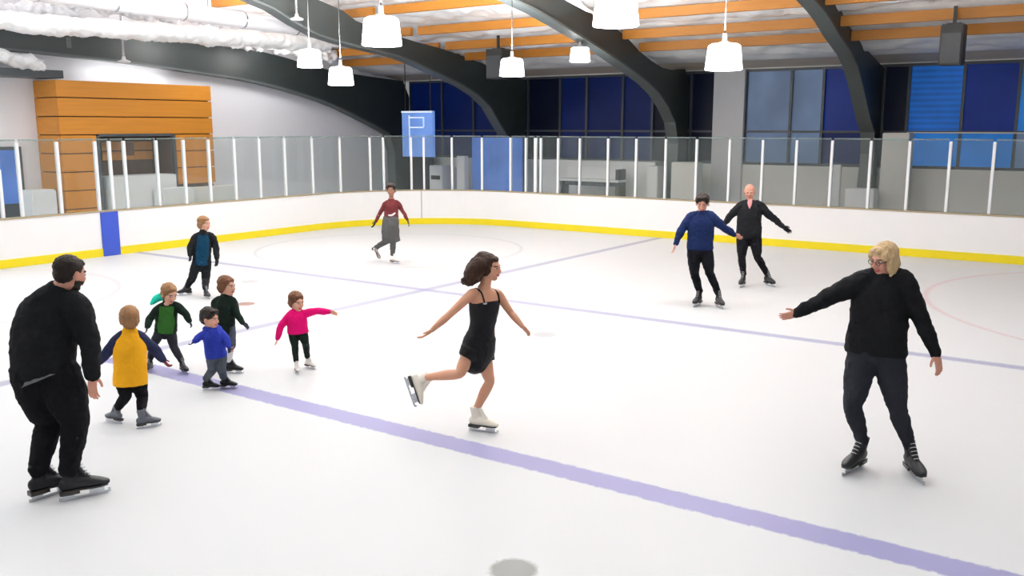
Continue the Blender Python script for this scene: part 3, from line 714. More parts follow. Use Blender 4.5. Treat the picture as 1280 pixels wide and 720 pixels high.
def make_skate(T, k, kind, parent):
    """T: local frame with +Y to the toe and z=0 at the bottom of the blade"""
    mb, ms = {'black': (M['b_black'], M['b_sole']), 'white': (M['b_white'], M['b_sole']), 'grey': (M['b_grey'], M['b_sole']), 'cream': (M['b_pale'], M['b_soled'])}[kind]
    def t(p): return T @ (V(p)*k)
    X_ = (T.to_3x3() @ V((1, 0, 0))).normalized()
    bm = nb()
    loft(bm, [t(p) for p in ((0, -.118, .105), (0, -.07, .108), (0, -.01, .106), (0, .05, .098), (0, .105, .086), (0, .138, .080))], [q*k for q in (.030, .038, .038, .043, .041, .028)], [q*k for q in (.042, .048, .045, .036, .028, .020)], side=X_, n=18, sub=3)
    loft(bm, [t(p) for p in ((0, -.070, .10), (0, -.072, .15), (0, -.080, .20), (0, -.086, .245))], [q*k for q in (.038, .036, .038, .041)], [q*k for q in (.052, .047, .048, .050)], side=X_, n=18, sub=3, roundcap=False)
    loft(bm, [t(p) for p in ((0, .055, .11), (0, .0, .165), (0, -.035, .225), (0, -.042, .250))], [q*k for q in (.022, .027, .028, .024)], [q*k for q in (.014, .017, .015, .010)], side=X_, n=12, sub=2)
    me = bake(bm, .006*k, 2); o = link('skate', me, mb, parent)
    def boxl(bm, *d):
        n0 = len(bm.verts); box(bm, *[q*k for q in d]); bm.verts.ensure_lookup_table()
        for v in bm.verts[n0:]: v.co = T @ v.co
    bm = nb()                                 # sole and heel block following the foot's outline
    out = [(-.028, -.145), (.028, -.145), (.034, -.08), (.026, -.02), (.040, .05), (.040, .10), (.022, .142), (-.022, .142), (-.040, .10), (-.040, .05), (-.026, -.02), (-.034, -.08)]
    for (ya, yb, z0, z1) in ((-9, 9, .058, .070), (-9, -.03, .040, .060)):
        pts = [(x, max(min(y, yb), ya)) for x, y in out]
        lo_ = [bm.verts.new(t((x, y, z0))) for x, y in pts]; hi_ = [bm.verts.new(t((x, y, z1))) for x, y in pts]
        bm.faces.new(lo_[::-1]); bm.faces.new(hi_)
        for i in range(12): bm.faces.new((lo_[i], lo_[(i+1) % 12], hi_[(i+1) % 12], hi_[i]))
    bmesh.ops.remove_doubles(bm, verts=bm.verts, dist=.0005)
    obj('sole', bm, ms, o)
    bm = nb(); boxl(bm, -.0035, .0035, -.15, .142, .0, .018); boxl(bm, -.0035, .0035, .142, .158, .006, .030)
    for a, b in ((-.13, -.06), (.03, .12)):
        boxl(bm, -.004, .004, a, b, .018, .042 if a < 0 else .058)
        boxl(bm, -.018, .018, a-.01, b+.01, (.036 if a < 0 else .054), (.0405 if a < 0 else .0585))
    obj('blade', bm, M['steel'], o)
    bm = nb()
    for i in range(6):
        u = i/5; yy = .045-.062*u; zz = .128+.115*u+ (0 if i else -.003); hw = .020
        loft(bm, [t((-hw, yy-.008, zz-.006)), t((0, yy+.009, zz+.004)), t((hw, yy-.008, zz-.006))], [.0028*k]*3, n=6, sub=2)
    obj('laces', bm, M['lace'] if kind in ('black', 'grey') else M['c_white'], o)
    return o

def person(label, G, s, hs, skin, head, face, neck, sh, el, wr, tip, hip, knee, feet, rings, mid=None, hup=(0, 0, 1), arm=1.0, leg=1.0,
           sleeve=None, trous=None, boots='black', hair=None, brow=None, beard=None, extra=None, curl=.5, gloves=None, body_rings=None, bare=False, thumb=None, vox=None, group=None, cat='person', topmat=None, knee_d=None):
    A = ground(*G); D = V((A.x, A.y)).length; f = V((A.x, A.y, 0)).normalized(); r = V((f.y, -f.x, 0)); U = V((0, 0, 1))
    def P(q):
        px, py = q[0], q[1]; d = q[2] if len(q) > 2 else 0
        w = ray(px, py); t = (D+d)/(w.x*f.x+w.y*f.y); return V((w.x*t, w.y*t, EYE+w.z*t))
    def W(v): return r*v[0]+f*v[1]+U*v[2]
    Hc, N = P(head), P(neck); SH = [P(q) for q in sh]; EL = [P(q) for q in el]; WR = [P(q) for q in wr]; TI = [P(q) for q in tip]; HP = [P(q) for q in hip]; KN = [P(q) for q in knee]
    Pc = (HP[0]+HP[1])/2; Mi = P(mid) if mid else (Pc+N)/2
    fw = W(face).normalized(); hu = W(hup); hu = (hu-fw*hu.dot(fw)).normalized(); hr = fw.cross(hu)
    TH_ = mtx(hr, fw, hu, Hc)
    Cc = 2*Mi-(Pc+N)*.5
    def spine(t): return Pc*(1-t)**2+Cc*2*t*(1-t)+N*t*t
    sa = (HP[1]-HP[0]).normalized(); sb = (SH[1]-SH[0]).normalized()
    def sidev(t): return slerp3(sa, sb, min(max(t, 0), 1))
    # feet
    FT = []
    for q in feet:
        toe = W(q['toe']).normalized(); up = W(q.get('up', (0, 0, 1))); up = (up-toe*up.dot(toe)).normalized()
        if q.get('ground', True): o = ground(*q['at']); toe.z = 0; toe.normalize(); up = U.copy() if 'roll' not in q else (U+W(q['roll'])).normalized(); up = (up-toe*up.dot(toe)).normalized()
        else: o = P(q['at'])
        FT.append(mtx(toe.cross(up), toe, up, o))
    AK = [T @ (V((0, -.078, .20))*s) for T in FT]; IN = [T @ (V((0, -.07, .12))*s) for T in FT]
    def leg_loft(bm, i, rr, end=None, mul=1.0, add=0):
        h, kq, a = HP[i], KN[i], end or AK[i]
        calf = kq.lerp(a, .33)+(h-kq).cross(a-kq).cross(a-kq).normalized()*0 if False else kq.lerp(a, .33)
        pts = [h+(h-kq).normalized()*.02*s, h.lerp(kq, .35), h.lerp(kq, .75), kq, calf, kq.lerp(a, .7), a]
        loft(bm, pts, [(q*s*mul+add) for q in rr], n=18, sub=3)
    vox = vox or max(.0042, .0055*s)
    # ---- body
    bm = nb()
    br = body_rings or [(t, a*.86-.005, b*.84-.005) for t, a, b in [(.12,)+rings_w(rings, .12)]+[q for q in rings if q[0] > .2]]
    loft(bm, [spine(t) for t, _, _ in br], [a for _, a, _ in br], [b for _, _, b in br], side=[sidev(t) for t, _, _ in br], n=24, sub=4)
    for i in (0, 1):
        leg_loft(bm, i, [.082, .080, .064, .052, .055, .043, .034], mul=leg*.95)
        loft(bm, [AK[i], IN[i]], [.034*s, .030*s], n=12)
        a_ = arm*s
        loft(bm, [SH[i].lerp(N, .30), SH[i], SH[i].lerp(EL[i], .45), EL[i], EL[i].lerp(WR[i], .3), EL[i].lerp(WR[i], .75), WR[i]], [q*a_ for q in (.045, .050, .044, .036, .038, .029, .024)], n=16, sub=3)
    nk = Hc+(-hu*.06-fw*.012)*hs
    loft(bm, [N-(nk-N)*.35, N, N.lerp(nk, .6), nk], [q for q in (.062*s, .056*s, .050*s, .050*hs)], n=18, sub=3)
    head_mesh(bm, TH_, hs)
    me = bake(bm, vox, 2, fac=.45); me.materials.append(skin); paint_head(me, TH_, hs, M['lips'], brow or M['brow'], beard)
    parts = [me, eyes(TH_, hs)]
    for i in (0, 1):
        td = W(thumb[i]) if thumb else fw*.6+U*.5
        if not (gloves and gloves[i]):
            parts.append(hand_mesh(WR[i], TI[i], td, max((TI[i]-WR[i]).length/.165, .55*s), curl, skin=skin))
    body = join(parts)
    o = bpy.data.objects.new('person', body); COL.objects.link(o); tag(o, label, cat, group)
    for i in (0, 1):
        if gloves and gloves[i]:
            k = max((TI[i]-WR[i]).length/.165, .6*s)*1.25
            td = W(thumb[i]) if thumb else fw*.6+U*.5
            g = hand_mesh(WR[i], TI[i], td, k, curl, skin=gloves[i]); link('glove', g, None, o)
    # ---- legs
    if trous:
        m_, rr, add, endf = trous
        bm = nb(); pel = [(t, a, b) for t, a, b in [(-.19, .060*s, .075*s), (-.10, .115*s, .110*s), (.0, rings_w(rings, .0)[0]*.97, rings_w(rings, 0)[1]*.97), (.16, rings_w(rings, .16)[0]*.80, rings_w(rings, .16)[1]*.80)]]
        loft(bm, [spine(t) for t, _, _ in pel], [a for _, a, _ in pel], [b for _, _, b in pel], side=[sidev(t) for t, _, _ in pel], n=22, sub=4)
        for i in (0, 1):
            en = KN[i].lerp(AK[i], endf) if endf <= 1 else AK[i].lerp(IN[i], endf-1)
            leg_loft(bm, i, rr, en, 1.0, add)
        link('trousers', bake(bm, .0075*max(s, .7), 3, [(.020*s, .07), (.010*s, .03)]), m_, o)
    # ---- top
    if topmat:
        bm = nb()
        loft(bm, [spine(t) for t, _, _ in rings], [a for _, a, _ in rings], [b for _, _, b in rings], side=[sidev(t) for t, _, _ in rings], n=28, sub=4, power=.96, roundcap=False)
        tm = topmat if isinstance(topmat, (list, tuple)) else (topmat, topmat)
        def slv(bm, i):
            q = sleeve
            loft(bm, [SH[i].lerp(N, .38), SH[i], SH[i].lerp(EL[i], .5), EL[i], EL[i].lerp(WR[i], .5), WR[i]+(EL[i]-WR[i]).normalized()*.01], [v*s for v in (q[0]*.9, q[0], q[1], q[2], q[3], q[4])], n=18, sub=3, roundcap=True)
        if tm[0] == tm[1]:
            slv(bm, 0); slv(bm, 1)
            link('top', bake(bm, .0075*max(s, .7), 3, [(.026*s, .09), (.012*s, .035)]), tm[0], o)
        else:
            link('top', bake(bm, .0075*max(s, .7), 3, [(.022*s, .09), (.010*s, .035)]), tm[0], o)
            for i in (0, 1):
                b2 = nb(); slv(b2, i); link('sleeve', bake(b2, .0075*max(s, .7), 3, [(.020*s, .08)]), tm[1], o)
    # ---- skates
    for T in FT: make_skate(T, s, boots, o)
    # ---- hair
    if hair:
        kind, hm = hair; bm = nb()
        def e(c, q): ell(bm, [v*hs for v in c], [v*hs for v in q], TH_)
        if kind == 'short':
            e((0, -.024, .040), (.084, .094, .082)); e((0, -.050, -.005), (.070, .062, .068)); e((0, .040, .074), (.056, .038, .028))
        elif kind == 'thick':
            e((0, -.020, .046), (.090, .098, .088)); e((0, -.050, -.005), (.078, .066, .075)); e((0, .045, .085), (.070, .045, .032))
            for k_ in (-1, 1): e((k_*.062, .03, .052), (.028, .038, .038))
        elif kind == 'bald':
            e((0, -.040, .0), (.083, .070, .042))
        elif kind == 'bob':
            e((0, -.018, .042), (.086, .098, .084)); e((0, -.05, -.03), (.080, .062, .095)); e((.0, .05, .078), (.062, .038, .032))
            for k_ in (-1, 1):
                e((k_*.072, .004, -.03), (.026, .052, .090)); e((k_*.070, -.005, -.105), (.028, .048, .065)); e((k_*.060, .045, .04), (.028, .035, .045))
        elif kind == 'long':
            e((0, -.022, .040), (.086, .096, .084)); e((0, -.055, -.02), (.074, .062, .082)); e((0, .038, .073), (.058, .040, .030))
            for k_ in (-1, 1): e((k_*.066, -.005, -.01), (.022, .050, .062))
        elif kind == 'child':
            e((0, -.020, .042), (.088, .098, .084)); e((0, -.05, -.02), (.078, .064, .075)); e((0, .040, .070), (.062, .042, .030))
            for k_ in (-1, 1): e((k_*.074, -.012, .0), (.016, .040, .055))
        if extra and 'hairloft' in extra:
            for pts, rr in extra['hairloft']: loft(bm, [P(q) for q in pts], [v for v in rr], n=14, sub=4)
        link('hair', bake(bm, .005*hs, 2, [(.014*hs, .035), (.008*hs, .015)]), hm, o)
    if extra and 'fn' in extra: extra['fn'](dict(P=P, W=W, spine=spine, sidev=sidev, N=N, Pc=Pc, HP=HP, KN=KN, SH=SH, EL=EL, WR=WR, AK=AK, T=TH_, hs=hs, s=s, o=o, FT=FT, fw=fw, hu=hu, hr=hr, f=f, r=r))
    return o
def rings_w(rings, t):
    for (a, w, d), (b, w2, d2) in zip(rings, rings[1:]):
        if a <= t <= b: u = (t-a)/(b-a); return w+(w2-w)*u, d+(d2-d)*u
    return rings[0][1:] if t < rings[0][0] else rings[-1][1:]

def ringpart(c, name, t0, t1, rings, m, grow=.006, n=24):
    bm = nb(); ts = [t0+(t1-t0)*i/4 for i in range(5)]
    loft(bm, [c['spine'](t) for t in ts], [rings_w(rings, t)[0]+grow for t in ts], [rings_w(rings, t)[1]+grow for t in ts], side=[c['sidev'](t) for t in ts], n=n, sub=2, roundcap=False, power=.92)
    return obj(name, bm, m, c['o'], smooth=True)

SL = (.078, .068, .058, .052, .040)          # jumper sleeve radii
TR = [.098, .098, .080, .066, .064, .054, .046]

def paint_top(c, m, half, t0, t1):
    """front panel of a jacket: the faces of the cloth turned to the front between the two sides"""
    top = [k for k in c['o'].children if k.name.startswith('top')][0].data; top.materials.append(m)
    ax = (c['N']-c['Pc']); L = ax.length; ax.normalize(); r_ = c['r']
    for p in top.polygons:
        q = p.center-c['Pc']; t = q.dot(ax)/L; x = (q-ax*q.dot(ax)).dot(r_); n_ = noise.noise(p.center*9)*.018
        if (q-ax*q.dot(ax)).dot(c['f']) < -.02 and abs(x+n_) < half*(1-.35*max(t-.5, 0)) and t0 < t+n_ < t1: p.material_index = 1

# 1 woman in black at the right
R1 = [(.0, .212, .150), (.06, .214, .150), (.25, .205, .145), (.45, .195, .138), (.68, .195, .136), (.80, .168, .120), (.90, .115, .095), (.98, .072, .078), (1.02, .062, .066)]
def woman_fn(c):
    bm = nb(); T = c['T']; k = c['hs']
    for s_ in (-1, 1):                        # spectacle rims and temples
        pts = [T @ (V((s_*.032+.021*math.cos(a), .100, .002+.016*math.sin(a)))*k) for a in [2*math.pi*i/16 for i in range(17)]]
        loft(bm, pts, [.0022*k]*17, n=6, sub=1)
        loft(bm, [T @ (V(p)*k) for p in ((s_*.053, .099, .006), (s_*.074, .07, .008), (s_*.080, .0, .006))], [.0028*k]*3, n=6, sub=2)
    loft(bm, [T @ (V(p)*k) for p in ((-.011, .101, .004), (0, .104, .007), (.011, .101, .004))], [.0022*k]*3, n=6, sub=2)
    obj('glasses', bm, M['black'], c['o'], smooth=True)
person('blonde person in glasses, black jumper and dark leggings, arms held out, near right', (1105, 594), 1.04, .98, M['skin_red'],
       (1105.5, 324), (-.62, -.72, -.22), (1104, 342), [(1079, 352), (1129, 353)], [(1035, 372, -.08), (1151, 397, -.02)], [(996, 392, -.16), (1171, 443, -.06)], [(974, 398, -.20), (1177, 470, -.08)],
       [(1079, 440), (1110, 441)], [(1066, 508, -.10), (1122, 512, -.06)],
       [dict(at=(1066, 589), toe=(-.45, -1, 0), roll=(.10, 0, 0)), dict(at=(1144, 597), toe=(.40, -1, 0), roll=(-.12, 0, 0))],
       R1, topmat=M['c_black'], sleeve=(.084, .072, .060, .052, .036), trous=(M['c_char'], [.108, .102, .080, .062, .062, .050, .044], 0, .95), hair=('bob', M['h_blonde']), extra={'fn': woman_fn}, curl=.35,
       thumb=[(0, -.3, 1), (-.6, -.8, 0)])

# 2 figure skater
R2 = [(-.1, .115, .10), (.1, .135, .115), (.38, .105, .090), (.62, .125, .100), (.80, .140, .100), (.92, .125, .075), (1.0, .060, .055)]
def girl_fn(c):
    s = c['s']; sp, sd = c['spine'], c['sidev']
    rr = [(.02, .150, .130), (.15, .142, .126), (.38, .113, .098), (.62, .134, .108), (.78, .141, .106), (.82, .128, .100)]
    bm = nb(); loft(bm, [sp(t) for t, _, _ in rr], [a for _, a, _ in rr], [b for _, _, b in rr], side=[sd(t) for t, _, _ in rr], n=26, sub=4, roundcap=False)
    o_ = link('dress_top', bake(bm, .006, 3, [(.008, .05)]), M['c_satin'], c['o'])
    for tgt, sz in (((617, 372, -.3), .018),):
        v = c['P'](tgt); ok, loc, nrm, _ = o_.closest_point_on_mesh(v)
        q = nrm.to_track_quat('Z', 'Y').to_matrix().to_4x4(); q.translation = loc
        b3 = nb(); ell(b3, (0, 0, 0), (sz, sz*.45, .003), q, 12, 6); obj('dress_logo', b3, M['mark'], c['o'], smooth=True)
    bm = nb(); rs = [(-.12, .14, .12), (.02, .152, .136), (.16, .143, .127)]
    loft(bm, [sp(t) for t, _, _ in rs], [a for _, a, _ in rs], [b for _, _, b in rs], side=[sd(t) for t, _, _ in rs], n=24, sub=3)
    for i in (0, 1):
        h, k = c['HP'][i], c['KN'][i]; loft(bm, [h+(h-k)*.05, h, h.lerp(k, .34)], [.102, .100, .086], n=20, sub=3, roundcap=False)
    link('shorts', bake(bm, .006, 3, [(.012, .05)]), M['c_satin'], c['o'])
    bm = nb()
    for i in (0, 1):
        sdv = sd(.9)*(-1 if i == 0 else 1); fwd = (sd(.9).cross(V((0, 0, 1)))).normalized()*-1
        for q in (1, -1):
            loft(bm, [sp(.80)+sdv*.085+fwd*.088*q, sp(.95)+sdv*.092+fwd*.060*q, sp(1.0)+sdv*.095], [.007]*3, n=8, sub=3)
    obj('shoulder_strap', bm, M['c_satin'], c['o'], smooth=True)
person('long-haired person in short black skating dress gliding on one leg with arms spread', (604, 539), .86, .93, M['skin_tan'],
       (612, 334), (.86, -.45, -.08), (605.5, 361), [(589, 368, -.10), (623, 368.5, .10)], [(561, 394, -.16), (638.5, 391, .06)], [(540, 412.5, -.20), (653, 408, -.02)], [(523, 426, -.22), (664, 419, -.04)],
       [(590, 439, -.05), (603, 440, .06)], [(574, 467, -.10), (612, 477, .0)],
       [dict(at=(511, 490, .10), toe=(.34, -.25, -.93), up=(.93, .1, .34), ground=False), dict(at=(604, 539.5), toe=(1, -.38, 0))],
       R2, body_rings=R2, arm=.95, leg=.98, mid=(604, 399, .0), boots='white', hair=('long', M['h_dark']), curl=.45, vox=.0042,
       extra={'fn': girl_fn, 'hairloft': [([(604, 326, .03), (597, 336, .03), (590, 345, .05), (581, 352, .05)], [.080, .092, .078, .030]), ([(600, 332, -.04), (592, 341, -.05), (586, 350, -.04), (579, 350, -.05)], [.07, .075, .060, .022]), ([(596, 334, .06), (588, 346, .08), (581, 349, .07)], [.06, .05, .02])]},
       thumb=[(.4, -.8, .4), (.5, -.7, .5)])

# 3 man in black bending at the left
R3 = [(-.04, .192, .165), (.1, .200, .178), (.3, .206, .186), (.55, .212, .186), (.74, .200, .165), (.86, .155, .135), (.95, .105, .105), (1.03, .07, .075)]
def man_fn(c):
    ringpart(c, 'shirt_hem', -.075, -.035, R3, M['c_band'], -.008)
    bm = nb(); hd = [c['P'](q) for q in ((57, 366, .04), (66, 357, .10), (77, 358, .06))]
    loft(bm, [c['P']((52, 374, .06)), c['P']((61, 369, .03)), c['P']((72, 367, .02)), c['P']((84, 371, .0))], [.05, .062, .062, .05], [.05, .062, .062, .05], side=c['f'], n=16, sub=4)
    link('hood', bake(bm, .008, 3, [(.02, .06)]), M['c_black'], c['o'])
person('bearded person in black hooded top and trousers bending forward, nearest at the left', (93, 615), 1.06, 1.04, M['skin_red'],
       (88, 342), (.80, .55, -.24), (76, 360), [(45, 390, .10), (97, 388, -.08)], [(44, 425, .30), (112, 428, -.12)], [(74, 448, .45), (115.5, 470, -.14)], [(86, 460, .52), (114.5, 500, -.13)],
       [(42, 470, .03), (74, 470, -.02)], [(61, 528, .06), (94, 528, -.10)],
       [dict(at=(66, 619), toe=(.85, .40, 0)), dict(at=(106, 621), toe=(1, .12, 0))],
       R3, mid=(56, 420, .05), topmat=M['c_black'], sleeve=(.090, .078, .066, .058, .046), trous=(M['c_black2'], [.135, .132, .108, .084, .080, .068, .062], 0, .98), hair=('short', M['h_black']), beard=M['h_black'], brow=M['h_black'],
       extra={'fn': man_fn}, curl=.5, leg=1.05, arm=1.05, thumb=[(1, 0, .2), (.7, .7, .1)])

# 4 child in yellow, seen from behind
def kid_rings(w, d, low=-.25): return [(low, w*.98, d), (max(low+.05, .0), w, d), (.3, w*.96, d*.98), (.58, w*.97, d*.98), (.76, w*.88, d*.88), (.90, w*.62, d*.66), (1.0, w*.40, d*.46), (1.06, w*.36, d*.42)]
R4 = kid_rings(.138, .112, -.10)
person('child in mustard yellow vest with navy sleeves seen from behind beside the bending adult', (166, 531), .66, .90, M['skin'],
       (161.5, 397.5), (-.10, 1, .05), (162, 411), [(148, 424), (176, 423)], [(133, 441, .04), (193, 436, .05)], [(124, 453, .05), (204, 450, .08)], [(118, 460, .05), (211, 459, .08)],
       [(154, 474), (172, 474)], [(157, 495, -.05), (178, 497, .02)],
       [dict(at=(143, 528), toe=(-.75, .9, 0)), dict(at=(186, 534), toe=(1, .15, 0))],
       R4, topmat=(M['c_yellow'], M['c_dknavy']), sleeve=(.078, .074, .068, .062, .052), trous=(M['c_black2'], [.105, .098, .084, .074, .070, .062, .056], 0, .85), boots='grey', hair=('child', M['h_sand']),
       gloves=[M['c_dknavy'], M['c_maroon']], curl=.8)

# 5 child in green
R5 = kid_rings(.112, .095, .0)
def green_fn(c):
    paint_top(c, M['c_green'], .078, .02, .92)
    bm = nb(); loft(bm, [c['P']((190, 379, .06)), c['P']((196, 373, .06)), c['P']((203, 371, .06)), c['P']((212, 374, .06))], [.022, .040, .04, .028], n=12, sub=3)
    link('turquoise_hood', bake(bm, .006, 2, [(.012, .03)]), M['c_turq'], c['o'])
person('child in dark jacket with green front and turquoise hood, leaning forward', (216, 464), .62, .88, M['skin'],
       (211.5, 367), (.45, -.85, -.35), (209, 378), [(197, 387), (223, 384)], [(187, 399, -.03), (232, 392, -.02)], [(184, 409, -.10), (237, 402, -.06)], [(183, 415, -.12), (240, 408, -.08)],
       [(201, 413, .08), (213, 414, .06)], [(192, 431, -.02), (217, 433, -.02)],
       [dict(at=(187, 464), toe=(-.3, -1, 0)), dict(at=(231, 466), toe=(.35, -1, 0), roll=(-.1, 0, 0))],
       R5, topmat=M['c_dkgreen'], sleeve=(.074, .068, .062, .056, .046), trous=(M['c_char'], [.092, .088, .076, .068, .066, .060, .054], 0, .95), hair=('child', M['h_sand']), gloves=[M['b_black'], M['b_black']], curl=.8, extra={'fn': green_fn})

# 6 child in dark jacket with bare knees
R6 = kid_rings(.108, .092, -.3)
def dark_fn(c):
    for i in (0, 1):
        k, a = c['KN'][i], c['AK'][i]
        bm = nb(); loft(bm, [k.lerp(a, .35), k.lerp(a, .6), a], [.046*.75, .042*.75, .036*.75], n=14, sub=3); obj('white_sock', bm, M['c_white'], c['o'], smooth=True)
person('brown-haired child in dark coat with bare knees and white socks behind the blue jacket', (290, 467), .64, .88, M['skin'],
       (283.5, 357.5), (.80, -.60, -.05), (281, 369), [(270, 378, .05), (291, 377, -.03)], [(268, 392, .0), (296, 392, -.08)], [(270, 405, -.05), (304, 404, -.12)], [(272, 412, -.06), (311, 410, -.13)],
       [(274, 411, .03), (287, 411, -.02)], [(278, 431, .05), (289, 431, -.06)],
       [dict(at=(281, 462), toe=(.8, -.5, 0)), dict(at=(293, 466.5), toe=(1, -.45, 0))],
       R6, topmat=M['c_dkgreen'], sleeve=(.074, .068, .060, .052, .044), trous=(M['c_grey2'], [.098, .092, .080, .074, .072, .072, .070], 0, .05), hair=('child', M['h_brown']), gloves=[M['c_grey2'], M['c_grey2']], curl=.8, extra={'fn': dark_fn})

# 7 child in blue
R7 = kid_rings(.102, .092, .0)
def blue_fn(c):
    bm = nb(); loft(bm, [c['P']((257, 411, .08)), c['P']((265, 409, .09)), c['P']((274, 411, .08))], [.03, .045, .03], n=12, sub=3)
    link('hood', bake(bm, .006, 2, [(.01, .03)]), M['c_blue'], c['o'])
person('small child in royal blue hooded jacket on the edge of the wide purple line', (275, 489), .56, .84, M['skin'],
       (262, 398), (.85, -.50, -.10), (265, 408), [(256, 418), (276, 418)], [(249, 421, -.02), (283, 425, -.06)], [(243, 427, -.06), (286, 434, -.12)], [(238.5, 431, -.08), (287, 440, -.14)],
       [(265, 446), (276, 446)], [(265, 463, -.04), (277, 463, -.05)],
       [dict(at=(264, 487.5), toe=(.9, -.35, 0)), dict(at=(286, 485.5), toe=(1, -.30, 0))],
       R7, topmat=M['c_blue'], sleeve=(.080, .074, .066, .060, .050), trous=(M['c_grey2'], [.105, .098, .084, .074, .072, .066, .062], 0, .95), boots='black', hair=('thick', M['h_black']), gloves=[M['c_dknavy'], M['c_dknavy']], curl=.8, extra={'fn': blue_fn})

# 8 girl in pink
R8 = kid_rings(.108, .092, .0)
def pink_fn(c):
    T, k = c['T'], c['hs']; bm = nb()
    ell(bm, (-.052*k, -.105*k, -.055*k), (.03*k, .028*k, .03*k), T)
    loft(bm, [T @ (V(p)*k) for p in ((-.05, -.08, -.03), (-.055, -.11, -.07), (-.052, -.11, -.12))], [.024*k, .026*k, .012*k], n=12, sub=3)
    link('ponytail', bake(bm, .005, 2, [(.01, .02)]), M['h_brown'], c['o'])
person('small child in bright pink jumper and cream skates, one arm stretched sideways', (380, 465), .56, .86, M['skin'],
       (370.5, 377), (.55, -.80, -.15), (370, 387), [(362, 395), (378, 393)], [(351, 408, -.02), (396.5, 388.5, -.06)], [(346.5, 424, -.06), (413, 390, -.14)], [(344.5, 432, -.07), (423.5, 393, -.18)],
       [(367, 416), (378, 416)], [(368.5, 433, -.06), (382, 430, -.04)],
       [dict(at=(371.5, 466), toe=(.15, -1, 0)), dict(at=(388, 460.5), toe=(.75, -1, 0))],
       R8, topmat=M['c_pink'], sleeve=(.080, .074, .066, .060, .046), trous=(M['c_dkgreen'], [.100, .092, .076, .066, .064, .056, .050], 0, .92), boots='cream', hair=('child', M['h_brown']), curl=.4, extra={'fn': pink_fn}, thumb=[(.4, -.8, .2), (0, -.3, 1)])

# 9 child in teal
R9 = kid_rings(.135, .11, -.05)
def teal_fn(c):
    paint_top(c, M['c_teal'], .085, -.2, .90)
person('fair-haired child in black jacket with dark teal front standing by the left boards', (248, 368.5), .74, .93, M['skin'],
       (255, 279.5), (.75, -.65, -.05), (254, 289), [(244, 297.5), (265.5, 297)], [(238, 309), (270, 310)], [(237.5, 319, -.04), (271, 323, -.04)], [(238, 326, -.05), (271, 332, -.05)],
       [(246, 329), (258, 329)], [(240, 348, -.06), (257, 350, -.06)],
       [dict(at=(231, 369), toe=(-1, -.35, 0)), dict(at=(259, 373), toe=(.3, -1, 0))],
       R9, topmat=M['c_black'], sleeve=(.078, .072, .066, .060, .050), trous=(M['c_black'], [.100, .096, .088, .080, .074, .068, .062], 0, .95), boots='black', hair=('child', M['h_sand']), gloves=[M['b_black'], M['b_black']], curl=.7, extra={'fn': teal_fn})

# 10 far skater with the grey skirt
R10 = [(-.0, .125, .10), (.2, .130, .108), (.5, .128, .105), (.72, .130, .105), (.86, .095, .085), (.95, .062, .065), (1.0, .055, .06)]
def far_fn(c):
    bm = nb(); P = c['P']
    q = [P((489, 270)), P((488.5, 277)), P((488, 288)), P((489, 301, .03))]
    loft(bm, q, [.125, .155, .160, .165], [.11, .14, .16, .17], side=c['r'], n=28, sub=4, roundcap=False)
    link('skirt', bake(bm, .009, 2, [(.05, .12)]), M['c_grey'], c['o'])
    bm = nb(); loft(bm, [P((486, 269, -.10)), P((490, 269, -.105)), P((493.5, 266.5, -.10))], [.014, .018, .014], n=10, sub=3); obj('sash_knot', bm, M['c_white'], c['o'], smooth=True)
person('person in maroon top and long grey skirt skating alone near the far corner', (490, 329), .82, 1.0, M['skin_brown'],
       (489, 237.5), (-.15, -1, -.05), (489, 248.5), [(481, 256), (498, 255.5)], [(474.5, 267, .05), (504.5, 266, .05)], [(469.5, 277, .02), (509.5, 275, .02)], [(466.5, 284, .0), (512, 281.5, .0)],
       [(485.5, 280), (492, 280)], [(485, 300, .04), (491.5, 301, -.06)],
       [dict(at=(473, 318, .30), toe=(.35, .35, -.85), up=(-.5, 1, .4), ground=False), dict(at=(494, 329.5), toe=(.7, -.7, 0))],
       R10, topmat=M['c_maroon'], sleeve=(.062, .052, .045, .040, .034), boots='cream', hair=('thick', M['h_black']), gloves=[M['b_black'], M['b_black']], curl=.5, extra={'fn': far_fn}, trous=(M['c_grey'], [.088, .086, .076, .066, .066, .058, .052], 0, 1.0))

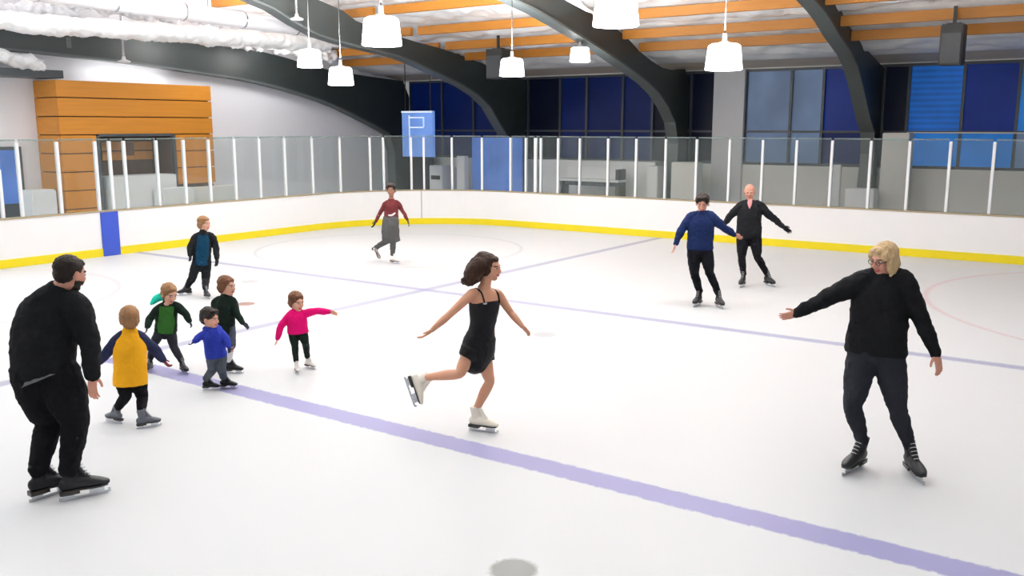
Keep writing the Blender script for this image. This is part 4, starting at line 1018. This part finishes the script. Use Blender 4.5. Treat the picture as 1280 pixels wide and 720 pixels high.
# 11 man in navy
R11 = [(-.0, .180, .130), (.1, .184, .135), (.4, .180, .132), (.65, .185, .132), (.78, .165, .118), (.89, .112, .095), (.97, .075, .08), (1.02, .065, .07)]
person('dark-haired person in navy blue jumper and black trousers beside the bald companion', (886, 383.5), .96, 1.06, M['skin_red'],
       (878, 254), (-.05, -1, -.30), (877, 264), [(863, 273), (889.5, 272)], [(851.5, 288, -.03), (903, 283, .03)], [(844.5, 305, -.08), (918, 293.5, .05)], [(841, 317, -.10), (928, 298, .08)],
       [(867.5, 312), (882, 312)], [(868, 341, -.05), (887, 340, -.05)],
       [dict(at=(871.5, 382.5), toe=(-.35, -1, 0)), dict(at=(899.5, 384.5), toe=(.35, -1, 0))],
       R11, topmat=M['c_navy'], sleeve=(.080, .070, .060, .052, .040), trous=(M['c_black2'], [.100, .098, .080, .064, .062, .054, .048], 0, .98), hair=('thick', M['h_black']), curl=.3, thumb=[(.3, -.9, 0), (0, -.5, 1)])

# 12 bald man
R12 = [(-.06, .185, .130), (.1, .195, .138), (.4, .190, .138), (.65, .190, .132), (.78, .168, .118), (.89, .115, .095), (.97, .075, .08), (1.02, .065, .07)]
def bald_fn(c):
    bm = nb(); P = c['P']
    loft(bm, [c['N']+c['fw']*.045+V((0, 0, .02)), c['N']+c['fw']*.095-V((0, 0, .05)), c['N']+c['fw']*.112-V((0, 0, .10))], [.042, .030, .008], [.02, .02, .012], side=c['r'], n=12, sub=3)
    obj('shirt_collar', bm, mat('collar_pink', (.62, .25, .25), .8, noise_amt=.1), c['o'], smooth=True)
person('bald person in black jumper and trousers with one arm swung out', (946, 358), .98, 1.04, M['skin_red'],
       (937, 240), (.0, -1, -.12), (937.5, 250.5), [(925, 259), (951, 259)], [(913, 270, .05), (965, 271.5, .05)], [(905.5, 280, .0), (979, 283.5, .08)], [(905, 289, -.04), (987, 289.5, .10)],
       [(928.5, 295), (943.5, 295)], [(927, 322, -.05), (947, 321, -.05)],
       [dict(at=(927.5, 358.5), toe=(-.2, -1, 0)), dict(at=(962.5, 357.5), toe=(.6, -1, 0), roll=(-.15, 0, 0))],
       R12, topmat=M['c_black'], sleeve=(.078, .068, .058, .050, .040), trous=(M['c_black2'], [.100, .096, .078, .062, .060, .052, .046], 0, .98), hair=('bald', M['h_grey']), brow=M['h_grey'], curl=.3, extra={'fn': bald_fn}, thumb=[(.3, -.9, 0), (0, -.3, 1)], gloves=[None, M['c_black']])
